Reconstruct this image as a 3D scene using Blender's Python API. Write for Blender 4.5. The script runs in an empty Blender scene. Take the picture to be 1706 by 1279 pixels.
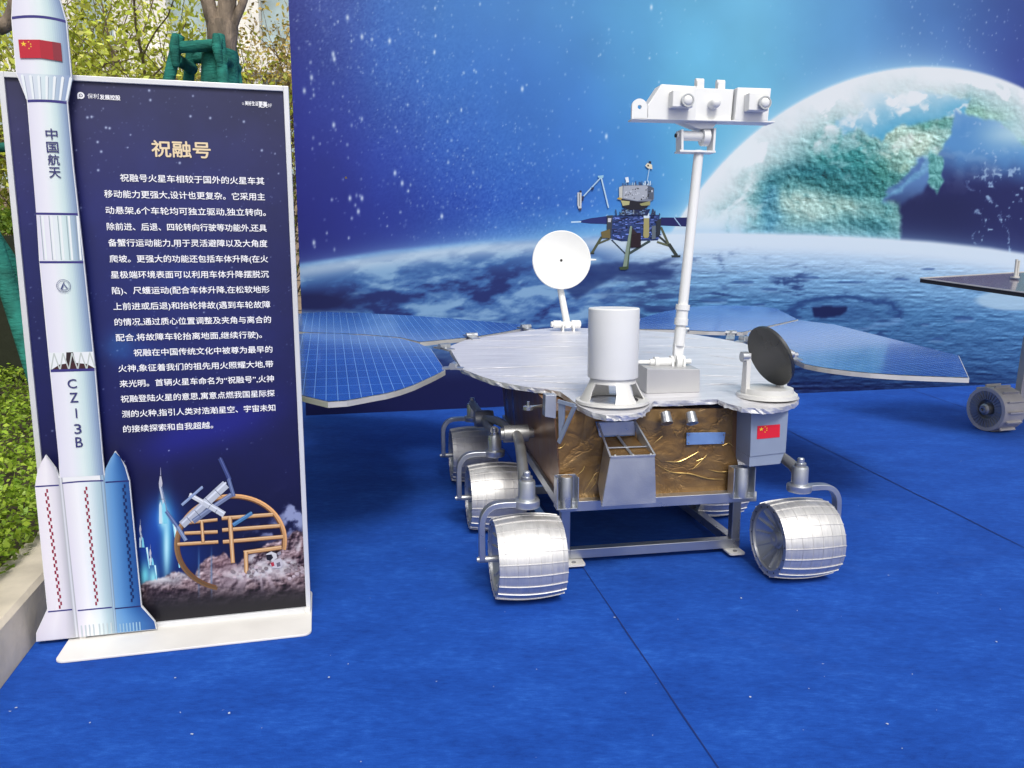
import bpy, bmesh, math, random
import numpy as np
from mathutils import Vector, Matrix

random.seed(7); np.random.seed(7)
SC = bpy.context.scene
COL = SC.collection
R = math.radians

# ------------------------------------------------------------------ camera, sky, sun, exposure
F_PX, PITCH, CAMZ = 1283.0, R(9.0), 1.3
cam_d = bpy.data.cameras.new('camera'); cam = bpy.data.objects.new('camera', cam_d); COL.objects.link(cam)
cam.location = (0, 0, CAMZ); cam.rotation_euler = (R(90) - PITCH, 0, 0)
cam_d.sensor_width = 36.0; cam_d.lens = F_PX / 1706 * 36.0
cam_d.clip_start = 0.05; cam_d.clip_end = 600
SC.camera = cam
SUN_EL, SUN_AZ = R(50), R(165)          # azimuth measured clockwise from +Y: behind the camera, to the right
w = bpy.data.worlds.new('World'); SC.world = w; w.use_nodes = True
nt = w.node_tree; bg = nt.nodes['Background']
sky = nt.nodes.new('ShaderNodeTexSky'); sky.sky_type = 'NISHITA'; sky.sun_disc = False
sky.sun_elevation = SUN_EL; sky.sun_rotation = SUN_AZ
sky.air_density = 1.0; sky.dust_density = 4.0; sky.ozone_density = 1.0
hs = nt.nodes.new('ShaderNodeHueSaturation'); hs.inputs['Saturation'].default_value = 0.28
nt.links.new(sky.outputs[0], hs.inputs['Color']); nt.links.new(hs.outputs[0], bg.inputs[0])
bg.inputs[1].default_value = 0.115
sl = bpy.data.lights.new('sun', 'SUN'); sl.energy = 1.7; sl.angle = R(16); sl.color = (1.0, 0.975, 0.91)
sun = bpy.data.objects.new('sun', sl); COL.objects.link(sun)
sd = Vector((math.sin(SUN_AZ) * math.cos(SUN_EL), math.cos(SUN_AZ) * math.cos(SUN_EL), math.sin(SUN_EL)))
sun.rotation_euler = sd.to_track_quat('Z', 'Y').to_euler(); sun.location = sd * 30
SC.view_settings.view_transform = 'Standard'; SC.view_settings.look = 'None'
SC.view_settings.exposure = 0.3; SC.view_settings.gamma = 1.0
K_PRINT = 1.2                          # how bright a white wall facing the camera comes out (linear)

# ------------------------------------------------------------------ measuring helpers (photo pixel -> point on a known plane)
cp, sp_ = math.cos(PITCH), math.sin(PITCH)
CAM = Vector((0, 0, CAMZ))
def ray(u, v):
    x = (u - 853) / F_PX; y = -(v - 639.5) / F_PX
    return Vector((x, cp + y * sp_, -sp_ + y * cp))
def onpl(u, v, P, n):
    d = ray(u, v); return CAM + d * ((P - CAM).dot(n) / d.dot(n))
def gz(u, v, z=0.0): return onpl(u, v, Vector((0, 0, z)), Vector((0, 0, 1)))
def gy(u, v, y): return onpl(u, v, Vector((0, y, 0)), Vector((0, 1, 0)))
# rover frame
RO, RA = Vector((0.621, 2.97, 0)), R(10.2)
rx = Vector((math.cos(RA), math.sin(RA), 0)); ry = Vector((-math.sin(RA), math.cos(RA), 0))
def rl(P):
    d = P - RO; return Vector((d.dot(rx), d.dot(ry), P.z))
def ly(u, v, y): return rl(onpl(u, v, RO + ry * y, ry))
def lx(u, v, x): return rl(onpl(u, v, RO + rx * x, rx))
DT = 0.06                                # the deck dips a little to the front
def deckz(y): return 0.74 + DT * (y - 0.1)
def dk(u, v, dz=0.0):
    return rl(onpl(u, v, RO + ry * 0.1 + Vector((0, 0, 0.74 + dz)), Vector((0, 0, 1)) - ry * DT))
# sign frame
SO, SA = Vector((-1.597, 2.514, 0)), R(13.9)
sx = Vector((math.cos(SA), math.sin(SA), 0)); sn = Vector((math.sin(SA), -math.cos(SA), 0))
def sg(u, v, off=0.0):
    P = onpl(u, v, SO + sn * off, sn); return (P - SO).dot(sx), P.z
# backdrop frame
BO = Vector((-1.766, 6.48, 0)); BA = math.atan2(8.065 - 6.48, 4.757 + 1.766)
bx = Vector((math.cos(BA), math.sin(BA), 0)); bn = Vector((math.sin(BA), -math.cos(BA), 0))
def bp(u, v):
    P = onpl(u, v, BO, bn); return (P - BO).dot(bx), P.z
def to_px(X, Y, Z):                      # arrays -> photo pixels
    zc = Y * cp - (Z - CAMZ) * sp_; yc = Y * sp_ + (Z - CAMZ) * cp
    return 853 + F_PX * X / zc, 639.5 - F_PX * yc / zc

# ------------------------------------------------------------------ materials
def s2l(c):
    c = np.asarray(c, float)
    return np.where(c <= 0.04045, c / 12.92, ((c + 0.055) / 1.055) ** 2.4)
MATS = {}
def mat(name, col, rough=0.5, metal=0.0, spec=0.5, bump=None, var=None, coat=0.0, aniso=None):
    """bump=(scale, strength, stretch xyz), var=(scale, amount, stretch)"""
    if name in MATS: return MATS[name]
    m = bpy.data.materials.new(name); m.use_nodes = True; MATS[name] = m
    n = m.node_tree.nodes; l = m.node_tree.links; b = n['Principled BSDF']
    b.inputs['Base Color'].default_value = (*col, 1); b.inputs['Roughness'].default_value = rough
    b.inputs['Metallic'].default_value = metal; b.inputs['Specular IOR Level'].default_value = spec
    b.inputs['Coat Weight'].default_value = coat
    tc = n.new('ShaderNodeTexCoord')
    def noise(scale, stretch, detail=5):
        mp = n.new('ShaderNodeMapping'); mp.inputs['Scale'].default_value = stretch
        l.new(tc.outputs['Object'], mp.inputs[0])
        t = n.new('ShaderNodeTexNoise'); t.inputs['Scale'].default_value = scale; t.inputs['Detail'].default_value = detail
        l.new(mp.outputs[0], t.inputs['Vector']); return t
    if bump:
        t = noise(bump[0], bump[2] if len(bump) > 2 else (1, 1, 1))
        bn_ = n.new('ShaderNodeBump'); bn_.inputs['Strength'].default_value = bump[1]; bn_.inputs['Distance'].default_value = 0.01
        l.new(t.outputs['Fac'], bn_.inputs['Height']); l.new(bn_.outputs[0], b.inputs['Normal'])
    if var:
        t = noise(var[0], var[2] if len(var) > 2 else (1, 1, 1))
        r_ = n.new('ShaderNodeMapRange'); r_.inputs['From Min'].default_value = 0.3; r_.inputs['From Max'].default_value = 0.7
        r_.inputs['To Min'].default_value = 1 - var[1]; r_.inputs['To Max'].default_value = 1 + var[1]
        l.new(t.outputs['Fac'], r_.inputs['Value'])
        mx = n.new('ShaderNodeVectorMath'); mx.operation = 'SCALE'; mx.inputs[0].default_value = col
        l.new(r_.outputs[0], mx.inputs['Scale']); l.new(mx.outputs[0], b.inputs['Base Color'])
        rr = n.new('ShaderNodeMapRange'); rr.inputs['From Min'].default_value = 0.3; rr.inputs['From Max'].default_value = 0.7
        rr.inputs['To Min'].default_value = max(0.02, rough - 0.08); rr.inputs['To Max'].default_value = min(1, rough + 0.1)
        l.new(t.outputs['Fac'], rr.inputs['Value']); l.new(rr.outputs[0], b.inputs['Roughness'])
    return m
def colmat(name, rough=0.5, spec=0.3, trans=0.0, grain=0.0):
    if name in MATS: return MATS[name]
    m = bpy.data.materials.new(name); m.use_nodes = True; MATS[name] = m
    n = m.node_tree.nodes; l = m.node_tree.links; b = n['Principled BSDF']
    a = n.new('ShaderNodeAttribute'); a.attribute_name = 'Col'
    l.new(a.outputs['Color'], b.inputs['Base Color']); b.inputs['Roughness'].default_value = rough
    b.inputs['Specular IOR Level'].default_value = spec
    if grain:
        tc = n.new('ShaderNodeTexCoord'); t = n.new('ShaderNodeTexNoise'); t.inputs['Scale'].default_value = 90; t.inputs['Detail'].default_value = 4
        l.new(tc.outputs['Object'], t.inputs['Vector'])
        bb = n.new('ShaderNodeBump'); bb.inputs['Strength'].default_value = grain; bb.inputs['Distance'].default_value = 0.002
        l.new(t.outputs['Fac'], bb.inputs['Height']); l.new(bb.outputs[0], b.inputs['Normal'])
    if trans:
        tr = n.new('ShaderNodeBsdfTranslucent'); mx = n.new('ShaderNodeMixShader'); mx.inputs[0].default_value = trans
        l.new(a.outputs['Color'], tr.inputs[0]); l.new(b.outputs[0], mx.inputs[1]); l.new(tr.outputs[0], mx.inputs[2])
        l.new(mx.outputs[0], n['Material Output'].inputs[0])
    return m
def flat(r8, g8, b8): return tuple(np.clip(s2l(np.array((r8, g8, b8)) / 255.0) / K_PRINT, 0, 0.9))

M_SILVER = mat('silver_paint', (0.50, 0.52, 0.55), 0.33, 0.85, bump=(160, 0.05), var=(6, 0.08))
M_DSILVER = mat('worn_silver_paint', (0.33, 0.33, 0.33), 0.42, 0.7, var=(9, 0.12))
M_WHITE = mat('white_paint', (0.76, 0.765, 0.755), 0.38, 0.0, var=(5, 0.03), bump=(60, 0.03))
M_OFFW = mat('cream_white_metal', (0.74, 0.72, 0.69), 0.45, var=(7, 0.04))
M_FOIL = mat('silver_foil', (0.76, 0.75, 0.78), 0.42, 0.45, bump=(9, 0.6, (0.5, 7, 3)), var=(5, 0.10, (0.6, 7, 1)))
M_FOILEDGE = mat('foil_edge', (0.66, 0.66, 0.68), 0.38, 0.6, bump=(38, 0.5), var=(20, 0.18))
M_TREAD = mat('wheel_metal', (0.64, 0.63, 0.62), 0.47, 0.75, bump=(30, 0.06, (6, 1, 1)), var=(18, 0.07, (9, 1, 1)))
M_HUB = mat('hub_metal', (0.50, 0.51, 0.52), 0.4, 0.7, var=(15, 0.1))
M_DARK = mat('dark_rubber', (0.02, 0.02, 0.022), 0.6)
M_ALU = mat('aluminium_edge', (0.62, 0.61, 0.59), 0.4, 0.4, var=(10, 0.06))
M_COPPER = mat('copper_foil', (0.30, 0.155, 0.075), 0.34, 0.75, bump=(9, 0.35, (1, 1, 0.4)), var=(5, 0.25, (2, 2, .5)))
M_MIRROR = mat('dark_mirror', (0.085, 0.086, 0.086), 0.25, 0.7, var=(5, 0.15))
M_BLUEPLATE = mat('blue_grey_plate', (0.16, 0.28, 0.55), 0.45, 0.25, var=(20, 0.06))

def gold_foil():
    m = bpy.data.materials.new('gold_foil'); m.use_nodes = True
    n = m.node_tree.nodes; l = m.node_tree.links; b = n['Principled BSDF']
    b.inputs['Metallic'].default_value = 0.65; b.inputs['Roughness'].default_value = 0.38
    tc = n.new('ShaderNodeTexCoord')
    t = n.new('ShaderNodeTexNoise'); t.inputs['Scale'].default_value = 4.5; t.inputs['Detail'].default_value = 6; t.inputs['Distortion'].default_value = 1.2
    l.new(tc.outputs['Object'], t.inputs['Vector'])
    v = n.new('ShaderNodeTexVoronoi'); v.feature = 'DISTANCE_TO_EDGE'; v.inputs['Scale'].default_value = 6.0
    ad = n.new('ShaderNodeMixRGB'); ad.blend_type = 'ADD'; ad.inputs[0].default_value = 0.35
    l.new(tc.outputs['Object'], ad.inputs[1]); l.new(t.outputs['Color'], ad.inputs[2]); l.new(ad.outputs[0], v.inputs['Vector'])
    cr = n.new('ShaderNodeValToRGB'); cr.color_ramp.elements[0].position = 0.0; cr.color_ramp.elements[1].position = 0.07
    l.new(v.outputs['Distance'], cr.inputs[0])
    tf = n.new('ShaderNodeTexNoise'); tf.inputs['Scale'].default_value = 26; tf.inputs['Detail'].default_value = 5; tf.inputs['Distortion'].default_value = 2.5
    l.new(tc.outputs['Object'], tf.inputs['Vector'])
    tm = n.new('ShaderNodeMath'); tm.operation = 'MULTIPLY_ADD'; tm.inputs[1].default_value = 0.30; l.new(tf.outputs['Fac'], tm.inputs[0]); l.new(t.outputs['Fac'], tm.inputs[2])
    mx = n.new('ShaderNodeMath'); mx.operation = 'MULTIPLY_ADD'; mx.inputs[1].default_value = 0.35
    l.new(cr.outputs[0], mx.inputs[0]); l.new(tm.outputs[0], mx.inputs[2])
    bu = n.new('ShaderNodeBump'); bu.inputs['Strength'].default_value = 0.42; bu.inputs['Distance'].default_value = 0.01
    l.new(mx.outputs[0], bu.inputs['Height']); l.new(bu.outputs[0], b.inputs['Normal'])
    c2 = n.new('ShaderNodeValToRGB'); c2.color_ramp.elements[0].color = (0.235, 0.128, 0.045, 1); c2.color_ramp.elements[1].color = (0.30, 0.19, 0.082, 1)
    c2.color_ramp.elements[0].position = 0.35; c2.color_ramp.elements[1].position = 0.65
    l.new(t.outputs['Fac'], c2.inputs[0]); l.new(c2.outputs[0], b.inputs['Base Color'])
    return m
M_GOLD = gold_foil()
M_CREASE = mat('gold_crease_glint', (0.62, 0.42, 0.15), 0.3, 0.8)  # lighter copy of the foil gold, a painted glint along the folds

def solar_mat(name, base, line, ang, rough):
    m = bpy.data.materials.new(name); m.use_nodes = True
    n = m.node_tree.nodes; l = m.node_tree.links; b = n['Principled BSDF']
    b.inputs['Roughness'].default_value = rough; b.inputs['Specular IOR Level'].default_value = 0.5; b.inputs['Coat Weight'].default_value = 0.4; b.inputs['Coat Roughness'].default_value = 0.07
    tc = n.new('ShaderNodeTexCoord'); mp = n.new('ShaderNodeMapping'); mp.inputs['Rotation'].default_value = (0, 0, ang)
    l.new(tc.outputs['Object'], mp.inputs[0]); sep = n.new('ShaderNodeSeparateXYZ'); l.new(mp.outputs[0], sep.inputs[0])
    def lines(sock, freq, width):
        a = n.new('ShaderNodeMath'); a.operation = 'MULTIPLY'; a.inputs[1].default_value = freq; l.new(sock, a.inputs[0])
        f = n.new('ShaderNodeMath'); f.operation = 'FRACT'; l.new(a.outputs[0], f.inputs[0])
        g = n.new('ShaderNodeMath'); g.operation = 'LESS_THAN'; g.inputs[1].default_value = width; l.new(f.outputs[0], g.inputs[0]); return g
    g1 = lines(sep.outputs[0], 1 / 0.047, 0.055); g2 = lines(sep.outputs[1], 1 / 0.16, 0.03); g3 = lines(sep.outputs[1], 1 / 0.024, 0.09)
    sc3 = n.new('ShaderNodeMath'); sc3.operation = 'MULTIPLY'; sc3.inputs[1].default_value = 0.22; l.new(g3.outputs[0], sc3.inputs[0])
    mx = n.new('ShaderNodeMath'); mx.operation = 'MAXIMUM'; l.new(g1.outputs[0], mx.inputs[0])
    sc2 = n.new('ShaderNodeMath'); sc2.operation = 'MULTIPLY'; sc2.inputs[1].default_value = 0.6; l.new(g2.outputs[0], sc2.inputs[0])
    l.new(sc2.outputs[0], mx.inputs[1])
    mx2 = n.new('ShaderNodeMath'); mx2.operation = 'MAXIMUM'; l.new(mx.outputs[0], mx2.inputs[0]); l.new(sc3.outputs[0], mx2.inputs[1])
    t = n.new('ShaderNodeTexNoise'); t.inputs['Scale'].default_value = 3; l.new(tc.outputs['Object'], t.inputs['Vector'])
    mv = n.new('ShaderNodeMixRGB'); mv.inputs[1].default_value = (*[c * 0.8 for c in base], 1); mv.inputs[2].default_value = (*[min(1, c * 1.25) for c in base], 1)
    l.new(t.outputs['Fac'], mv.inputs[0])
    mc = n.new('ShaderNodeMixRGB'); mc.inputs[2].default_value = (*line, 1)
    l.new(mx2.outputs[0], mc.inputs[0]); l.new(mv.outputs[0], mc.inputs[1]); l.new(mc.outputs[0], b.inputs['Base Color'])
    return m
M_SOLAR = solar_mat('solar_cells', (0.006, 0.085, 0.40), (0.20, 0.40, 0.78), R(-3), 0.16)
M_SOLAR2 = solar_mat('dark_solar_cells', (0.10, 0.085, 0.13), (0.35, 0.33, 0.4), R(0), 0.25)

# ------------------------------------------------------------------ mesh helpers
class MB:
    def __init__(self): self.v = []; self.f = []; self.c = []; self.cur = (1, 1, 1)
    def add(self, vs, fs):
        o = len(self.v); self.v += [tuple(p) for p in vs]; self.f += [tuple(i + o for i in q) for q in fs]
        self.c += [self.cur] * len(fs); return self
    def box(self, c, s, M=None):
        c = Vector(c); P = []
        for i in (-1, 1):
            for j in (-1, 1):
                for k in (-1, 1):
                    p = Vector((i * s[0] / 2, j * s[1] / 2, k * s[2] / 2))
                    if M: p = M @ p
                    P.append(c + p)
        return self.add(P, [(0, 1, 3, 2), (4, 6, 7, 5), (0, 4, 5, 1), (2, 3, 7, 6), (0, 2, 6, 4), (1, 5, 7, 3)])
    def bar(self, p0, p1, w, h=None, up=(0, 0, 1)):
        p0 = Vector(p0); p1 = Vector(p1); h = h or w
        d = (p1 - p0).normalized(); s = d.cross(Vector(up))
        if s.length < 1e-4: s = d.cross(Vector((0, 1, 0)))
        s.normalize(); t = s.cross(d)
        P = [p + s * (a * w / 2) + t * (b_ * h / 2) for p in (p0, p1) for a, b_ in ((-1, -1), (1, -1), (1, 1), (-1, 1))]
        return self.add(P, [(0, 1, 2, 3), (7, 6, 5, 4), (0, 4, 5, 1), (1, 5, 6, 2), (2, 6, 7, 3), (3, 7, 4, 0)])
    def prism(self, pts, off):
        pts = [Vector(p) for p in pts]; off = Vector(off); n = len(pts)
        nn = Vector((0, 0, 0))
        for i in range(n): nn += pts[i].cross(pts[(i + 1) % n])
        if nn.dot(off) > 0: pts = pts[::-1]
        P = pts + [p + off for p in pts]
        fs = [tuple(range(n)), tuple(range(2 * n - 1, n - 1, -1))]
        fs += [(i, i + n, (i + 1) % n + n, (i + 1) % n) for i in range(n)]
        return self.add(P, fs)
    def poly(self, pts): return self.add(pts, [tuple(range(len(pts)))])
    def tube(self, path, r, n=14, caps=True):
        path = [Vector(p) for p in path]; k = len(path); rr = r if isinstance(r, (list, tuple)) else [r] * k
        t0 = (path[1] - path[0]).normalized(); a = Vector((0, 0, 1)) if abs(t0.z) < 0.9 else Vector((1, 0, 0))
        s = t0.cross(a).normalized(); P = []; fs = []
        for i in range(k):
            t = (path[min(i + 1, k - 1)] - path[max(i - 1, 0)]).normalized()
            s = (s - t * s.dot(t)).normalized(); q = t.cross(s)
            for j in range(n):
                a_ = 2 * math.pi * j / n; P.append(path[i] + (s * math.cos(a_) + q * math.sin(a_)) * rr[i])
        for i in range(k - 1):
            for j in range(n):
                fs.append((i * n + j, i * n + (j + 1) % n, (i + 1) * n + (j + 1) % n, (i + 1) * n + j))
        if caps: fs += [tuple(range(n - 1, -1, -1)), tuple(range((k - 1) * n, k * n))]
        return self.add(P, fs)
    def cyl(self, p0, p1, r0, r1=None, n=24): return self.tube([p0, p1], [r0, r0 if r1 is None else r1], n)
    def lathe(self, prof, o=(0, 0, 0), axis='z', n=48, closed=False):
        """prof: (radius, height) pairs; closed joins the last pair to the first"""
        o = Vector(o); P = []; fs = []; k = len(prof)
        for r_, h in prof:
            for j in range(n):
                a = 2 * math.pi * j / n; c, s = math.cos(a) * r_, math.sin(a) * r_
                P.append(o + (Vector((c, s, h)) if axis == 'z' else Vector((h, c, s)) if axis == 'x' else Vector((s, h, c))))
        for i in range(k if closed else k - 1):
            i2 = (i + 1) % k
            for j in range(n):
                fs.append((i * n + j, i * n + (j + 1) % n, i2 * n + (j + 1) % n, i2 * n + j))
        return self.add(P, fs)
    def build(self, name, m, parent=None, smooth=0.6, bevel=0.0, color=False):
        me = bpy.data.meshes.new(name); me.from_pydata(self.v, [], self.f); me.update()
        if color:
            at = me.color_attributes.new('Col', 'FLOAT_COLOR', 'CORNER')
            arr = np.ones((len(me.loops), 4), np.float32); k = 0
            for q, c in zip(self.f, self.c):
                arr[k:k + len(q), :3] = c; k += len(q)
            at.data.foreach_set('color', arr.ravel())
        else:
            bm = bmesh.new(); bm.from_mesh(me); bmesh.ops.recalc_face_normals(bm, faces=bm.faces); bm.to_mesh(me); bm.free()
        if smooth:
            me.shade_smooth(); me.set_sharp_from_angle(angle=smooth)
        o = bpy.data.objects.new(name, me); COL.objects.link(o)
        me.materials.append(m)
        if parent: o.parent = parent
        if bevel:
            b = o.modifiers.new('bevel', 'BEVEL'); b.width = bevel; b.segments = 2; b.limit_method = 'ANGLE'; b.angle_limit = R(40)
        return o
def empty(name, loc, rz=0.0):
    o = bpy.data.objects.new(name, None); COL.objects.link(o); o.location = loc; o.rotation_euler = (0, 0, rz); o.empty_display_size = 0.1; return o
def tag(o, label=None, cat=None, group=None, kind=None):
    if label: o['label'] = label
    if cat: o['category'] = cat
    if group: o['group'] = group
    if kind: o['kind'] = kind
    return o
def arr_mesh(name, V, Fq, C, m, parent=None):
    """numpy quads with per-vertex colour"""
    me = bpy.data.meshes.new(name); nV = len(V); nF = len(Fq)
    me.vertices.add(nV); me.vertices.foreach_set('co', V.astype(np.float32).ravel())
    me.loops.add(nF * 4); me.loops.foreach_set('vertex_index', Fq.astype(np.int32).ravel())
    me.polygons.add(nF); me.polygons.foreach_set('loop_start', np.arange(0, nF * 4, 4, dtype=np.int32))
    me.update(calc_edges=True)
    if C is not None:
        at = me.color_attributes.new('Col', 'FLOAT_COLOR', 'POINT'); a = np.ones((nV, 4), np.float32); a[:, :3] = C
        at.data.foreach_set('color', a.ravel())
    me.materials.append(m); o = bpy.data.objects.new(name, me); COL.objects.link(o)
    if parent: o.parent = parent
    return o
def smooth_path(pts, k=6):
    """Catmull-Rom through the points"""
    P = [Vector(p) for p in pts]; P = [P[0] * 2 - P[1]] + P + [P[-1] * 2 - P[-2]]; out = []
    for i in range(1, len(P) - 2):
        for j in range(k):
            t = j / k; a, b_, c, d = P[i - 1], P[i], P[i + 1], P[i + 2]
            out.append(0.5 * ((2 * b_) + (c - a) * t + (2 * a - 5 * b_ + 4 * c - d) * t * t + (3 * b_ - a - 3 * c + d) * t ** 3))
    return out + [P[-2]]

# ------------------------------------------------------------------ noise for printed pictures
_T = {}
def vnoise(x, y, seed):
    if seed not in _T: _T[seed] = np.random.RandomState(seed).rand(256, 256)
    T = _T[seed]; xi = np.floor(x).astype(int); yi = np.floor(y).astype(int); fx = x - xi; fy = y - yi
    fx = fx * fx * (3 - 2 * fx); fy = fy * fy * (3 - 2 * fy)
    g = lambda a, b_: T[a & 255, b_ & 255]
    return (g(xi, yi) * (1 - fx) + g(xi + 1, yi) * fx) * (1 - fy) + (g(xi, yi + 1) * (1 - fx) + g(xi + 1, yi + 1) * fx) * fy
def fbm(x, y, seed, o=5):
    s = 0; a = 0.5; t = 0
    for i in range(o):
        s = s + a * vnoise(x * 2 ** i + 17 * i, y * 2 ** i + 31 * i, seed + i); t += a; a *= 0.55
    return s / t
def ridged(x, y, seed, o=4):
    s = 0; a = 0.5; t = 0
    for i in range(o):
        s = s + a * (1 - np.abs(2 * vnoise(x * 2 ** i + 11 * i, y * 2 ** i + 7 * i, seed + i) - 1)); t += a; a *= 0.55
    return s / t
def sstep(a, b_, x): t = np.clip((x - a) / (b_ - a), 0, 1); return t * t * (3 - 2 * t)
def mixc(A, B, t): return A + (np.asarray(B, float) - A) * t[..., None]
def table(U, V, us, vs, tab):
    tab = np.array(tab, float); iu = np.clip(np.interp(U, us, np.arange(len(us))), 0, len(us) - 1.001); iv = np.clip(np.interp(V, vs, np.arange(len(vs))), 0, len(vs) - 1.001)
    a = iu.astype(int); b_ = iv.astype(int); fu = (iu - a)[..., None]; fv = (iv - b_)[..., None]
    fu = fu * fu * (3 - 2 * fu) * .5 + fu * .5
    return (tab[b_, a] * (1 - fu) + tab[b_, a + 1] * fu) * (1 - fv) + (tab[b_ + 1, a] * (1 - fu) + tab[b_ + 1, a + 1] * fu) * fv
def inpoly(U, V, pts):
    ins = np.zeros(U.shape, bool); n = len(pts); j = n - 1
    for i in range(n):
        xi, yi = pts[i]; xj, yj = pts[j]
        if yi != yj:
            ins ^= ((yi > V) != (yj > V)) & (U < (xj - xi) * (V - yi) / (yj - yi) + xi)
        j = i
    return ins
def blur(A, k):
    for _ in range(k):
        A = (A + np.roll(A, 1, 0) + np.roll(A, -1, 0)) / 3; A = (A + np.roll(A, 1, 1) + np.roll(A, -1, 1)) / 3
    return A
def stars(C, X, Z, lst):
    """lst of (x, z, r, elongation, strength, colour) added on a regular grid"""
    x0, dx = X[0, 0], X[0, 1] - X[0, 0]; z0, dz = Z[0, 0], Z[1, 0] - Z[0, 0]
    for (x, z, r, e, s, c) in lst:
        j = int((x - x0) / dx); i = int((z - z0) / dz); k = int(3 * r * e / dz) + 2; k2 = int(3 * r / dx) + 2
        i0, i1, j0, j1 = max(0, i - k), min(C.shape[0], i + k + 1), max(0, j - k2), min(C.shape[1], j + k2 + 1)
        if i0 >= i1 or j0 >= j1: continue
        g = s * np.exp(-(((X[i0:i1, j0:j1] - x) / r) ** 2 + ((Z[i0:i1, j0:j1] - z) / (r * e)) ** 2))
        C[i0:i1, j0:j1] = mixc(C[i0:i1, j0:j1], c, np.clip(g, 0, 1))
def print_grid(name, x0, x1, nx, z0, z1, nz, paint, m, parent, y):
    X, Z = np.meshgrid(np.linspace(x0, x1, nx), np.linspace(z0, z1, nz))
    C = np.clip(paint(X, Z), 0, 255) / 255.0
    A = np.clip(s2l(C) / K_PRINT, 0, 0.92).reshape(-1, 3)
    V = np.stack([X.ravel(), np.full(X.size, y), Z.ravel()], 1)
    i = np.arange(nx * nz).reshape(nz, nx)
    Fq = np.stack([i[:-1, :-1].ravel(), i[:-1, 1:].ravel(), i[1:, 1:].ravel(), i[1:, :-1].ravel()], 1)
    return arr_mesh(name, V, Fq, A, m, parent)

# ------------------------------------------------------------------ lettering
def text_polys(s, bold=0.0, spacing=1.0):
    c = bpy.data.curves.new('lettering', 'FONT'); c.body = s; c.offset = bold; c.space_character = spacing; c.resolution_u = 3
    o = bpy.data.objects.new('lettering', c); COL.objects.link(o)
    me = bpy.data.meshes.new_from_object(o.evaluated_get(bpy.context.evaluated_depsgraph_get()))
    V = [tuple(v.co)[:2] for v in me.vertices]; Fs = [tuple(p.vertices) for p in me.polygons]
    bpy.data.objects.remove(o); bpy.data.curves.remove(c); bpy.data.meshes.remove(me)
    return np.array(V), Fs
def put_text(mb, s, x0, x1, zc, h, y, bold=0.0, spacing=1.0, em=None):
    """fit the text between x0 and x1 (x1 None: keep proportions), centred on zc, of ink height h (or em size em)"""
    V, Fs = text_polys(s, 0.0, spacing)
    a = V.min(0); b_ = V.max(0)
    if em: kz = em; zc_in = 0.35
    else: kz = h / (b_[1] - a[1]); zc_in = (a[1] + b_[1]) / 2
    kx = kz if x1 is None else (x1 - x0) / (b_[0] - a[0])
    for i, (ox, oz) in enumerate([(0, 0)] if not bold else [(-bold, 0), (bold, 0), (0, bold), (0, -bold)]):
        mb.add([(x0 + (p[0] - a[0]) * kx + ox, y - .00006 * i, zc + (p[1] - zc_in) * kz + oz) for p in V], Fs)

def star_pts(cx, cz, r, rot=0.0):
    out = []
    for i in range(10):
        a = math.pi / 2 + rot + i * math.pi / 5; q = r if i % 2 == 0 else r * 0.382
        out.append((cx + q * math.cos(a), cz + q * math.sin(a)))
    return out

# ================================================================== SETTING
def ground_mat():
    m = mat('plaza_paving', (0.30, 0.29, 0.27), 0.8, var=(3, 0.2), bump=(30, 0.2)); return m
g = MB(); g.add([(-250, -60, -0.02), (250, -60, -0.02), (250, 400, -0.02), (-250, 400, -0.02)], [(0, 1, 2, 3)])
tag(g.build('ground', ground_mat(), smooth=0), kind='structure')

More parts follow.
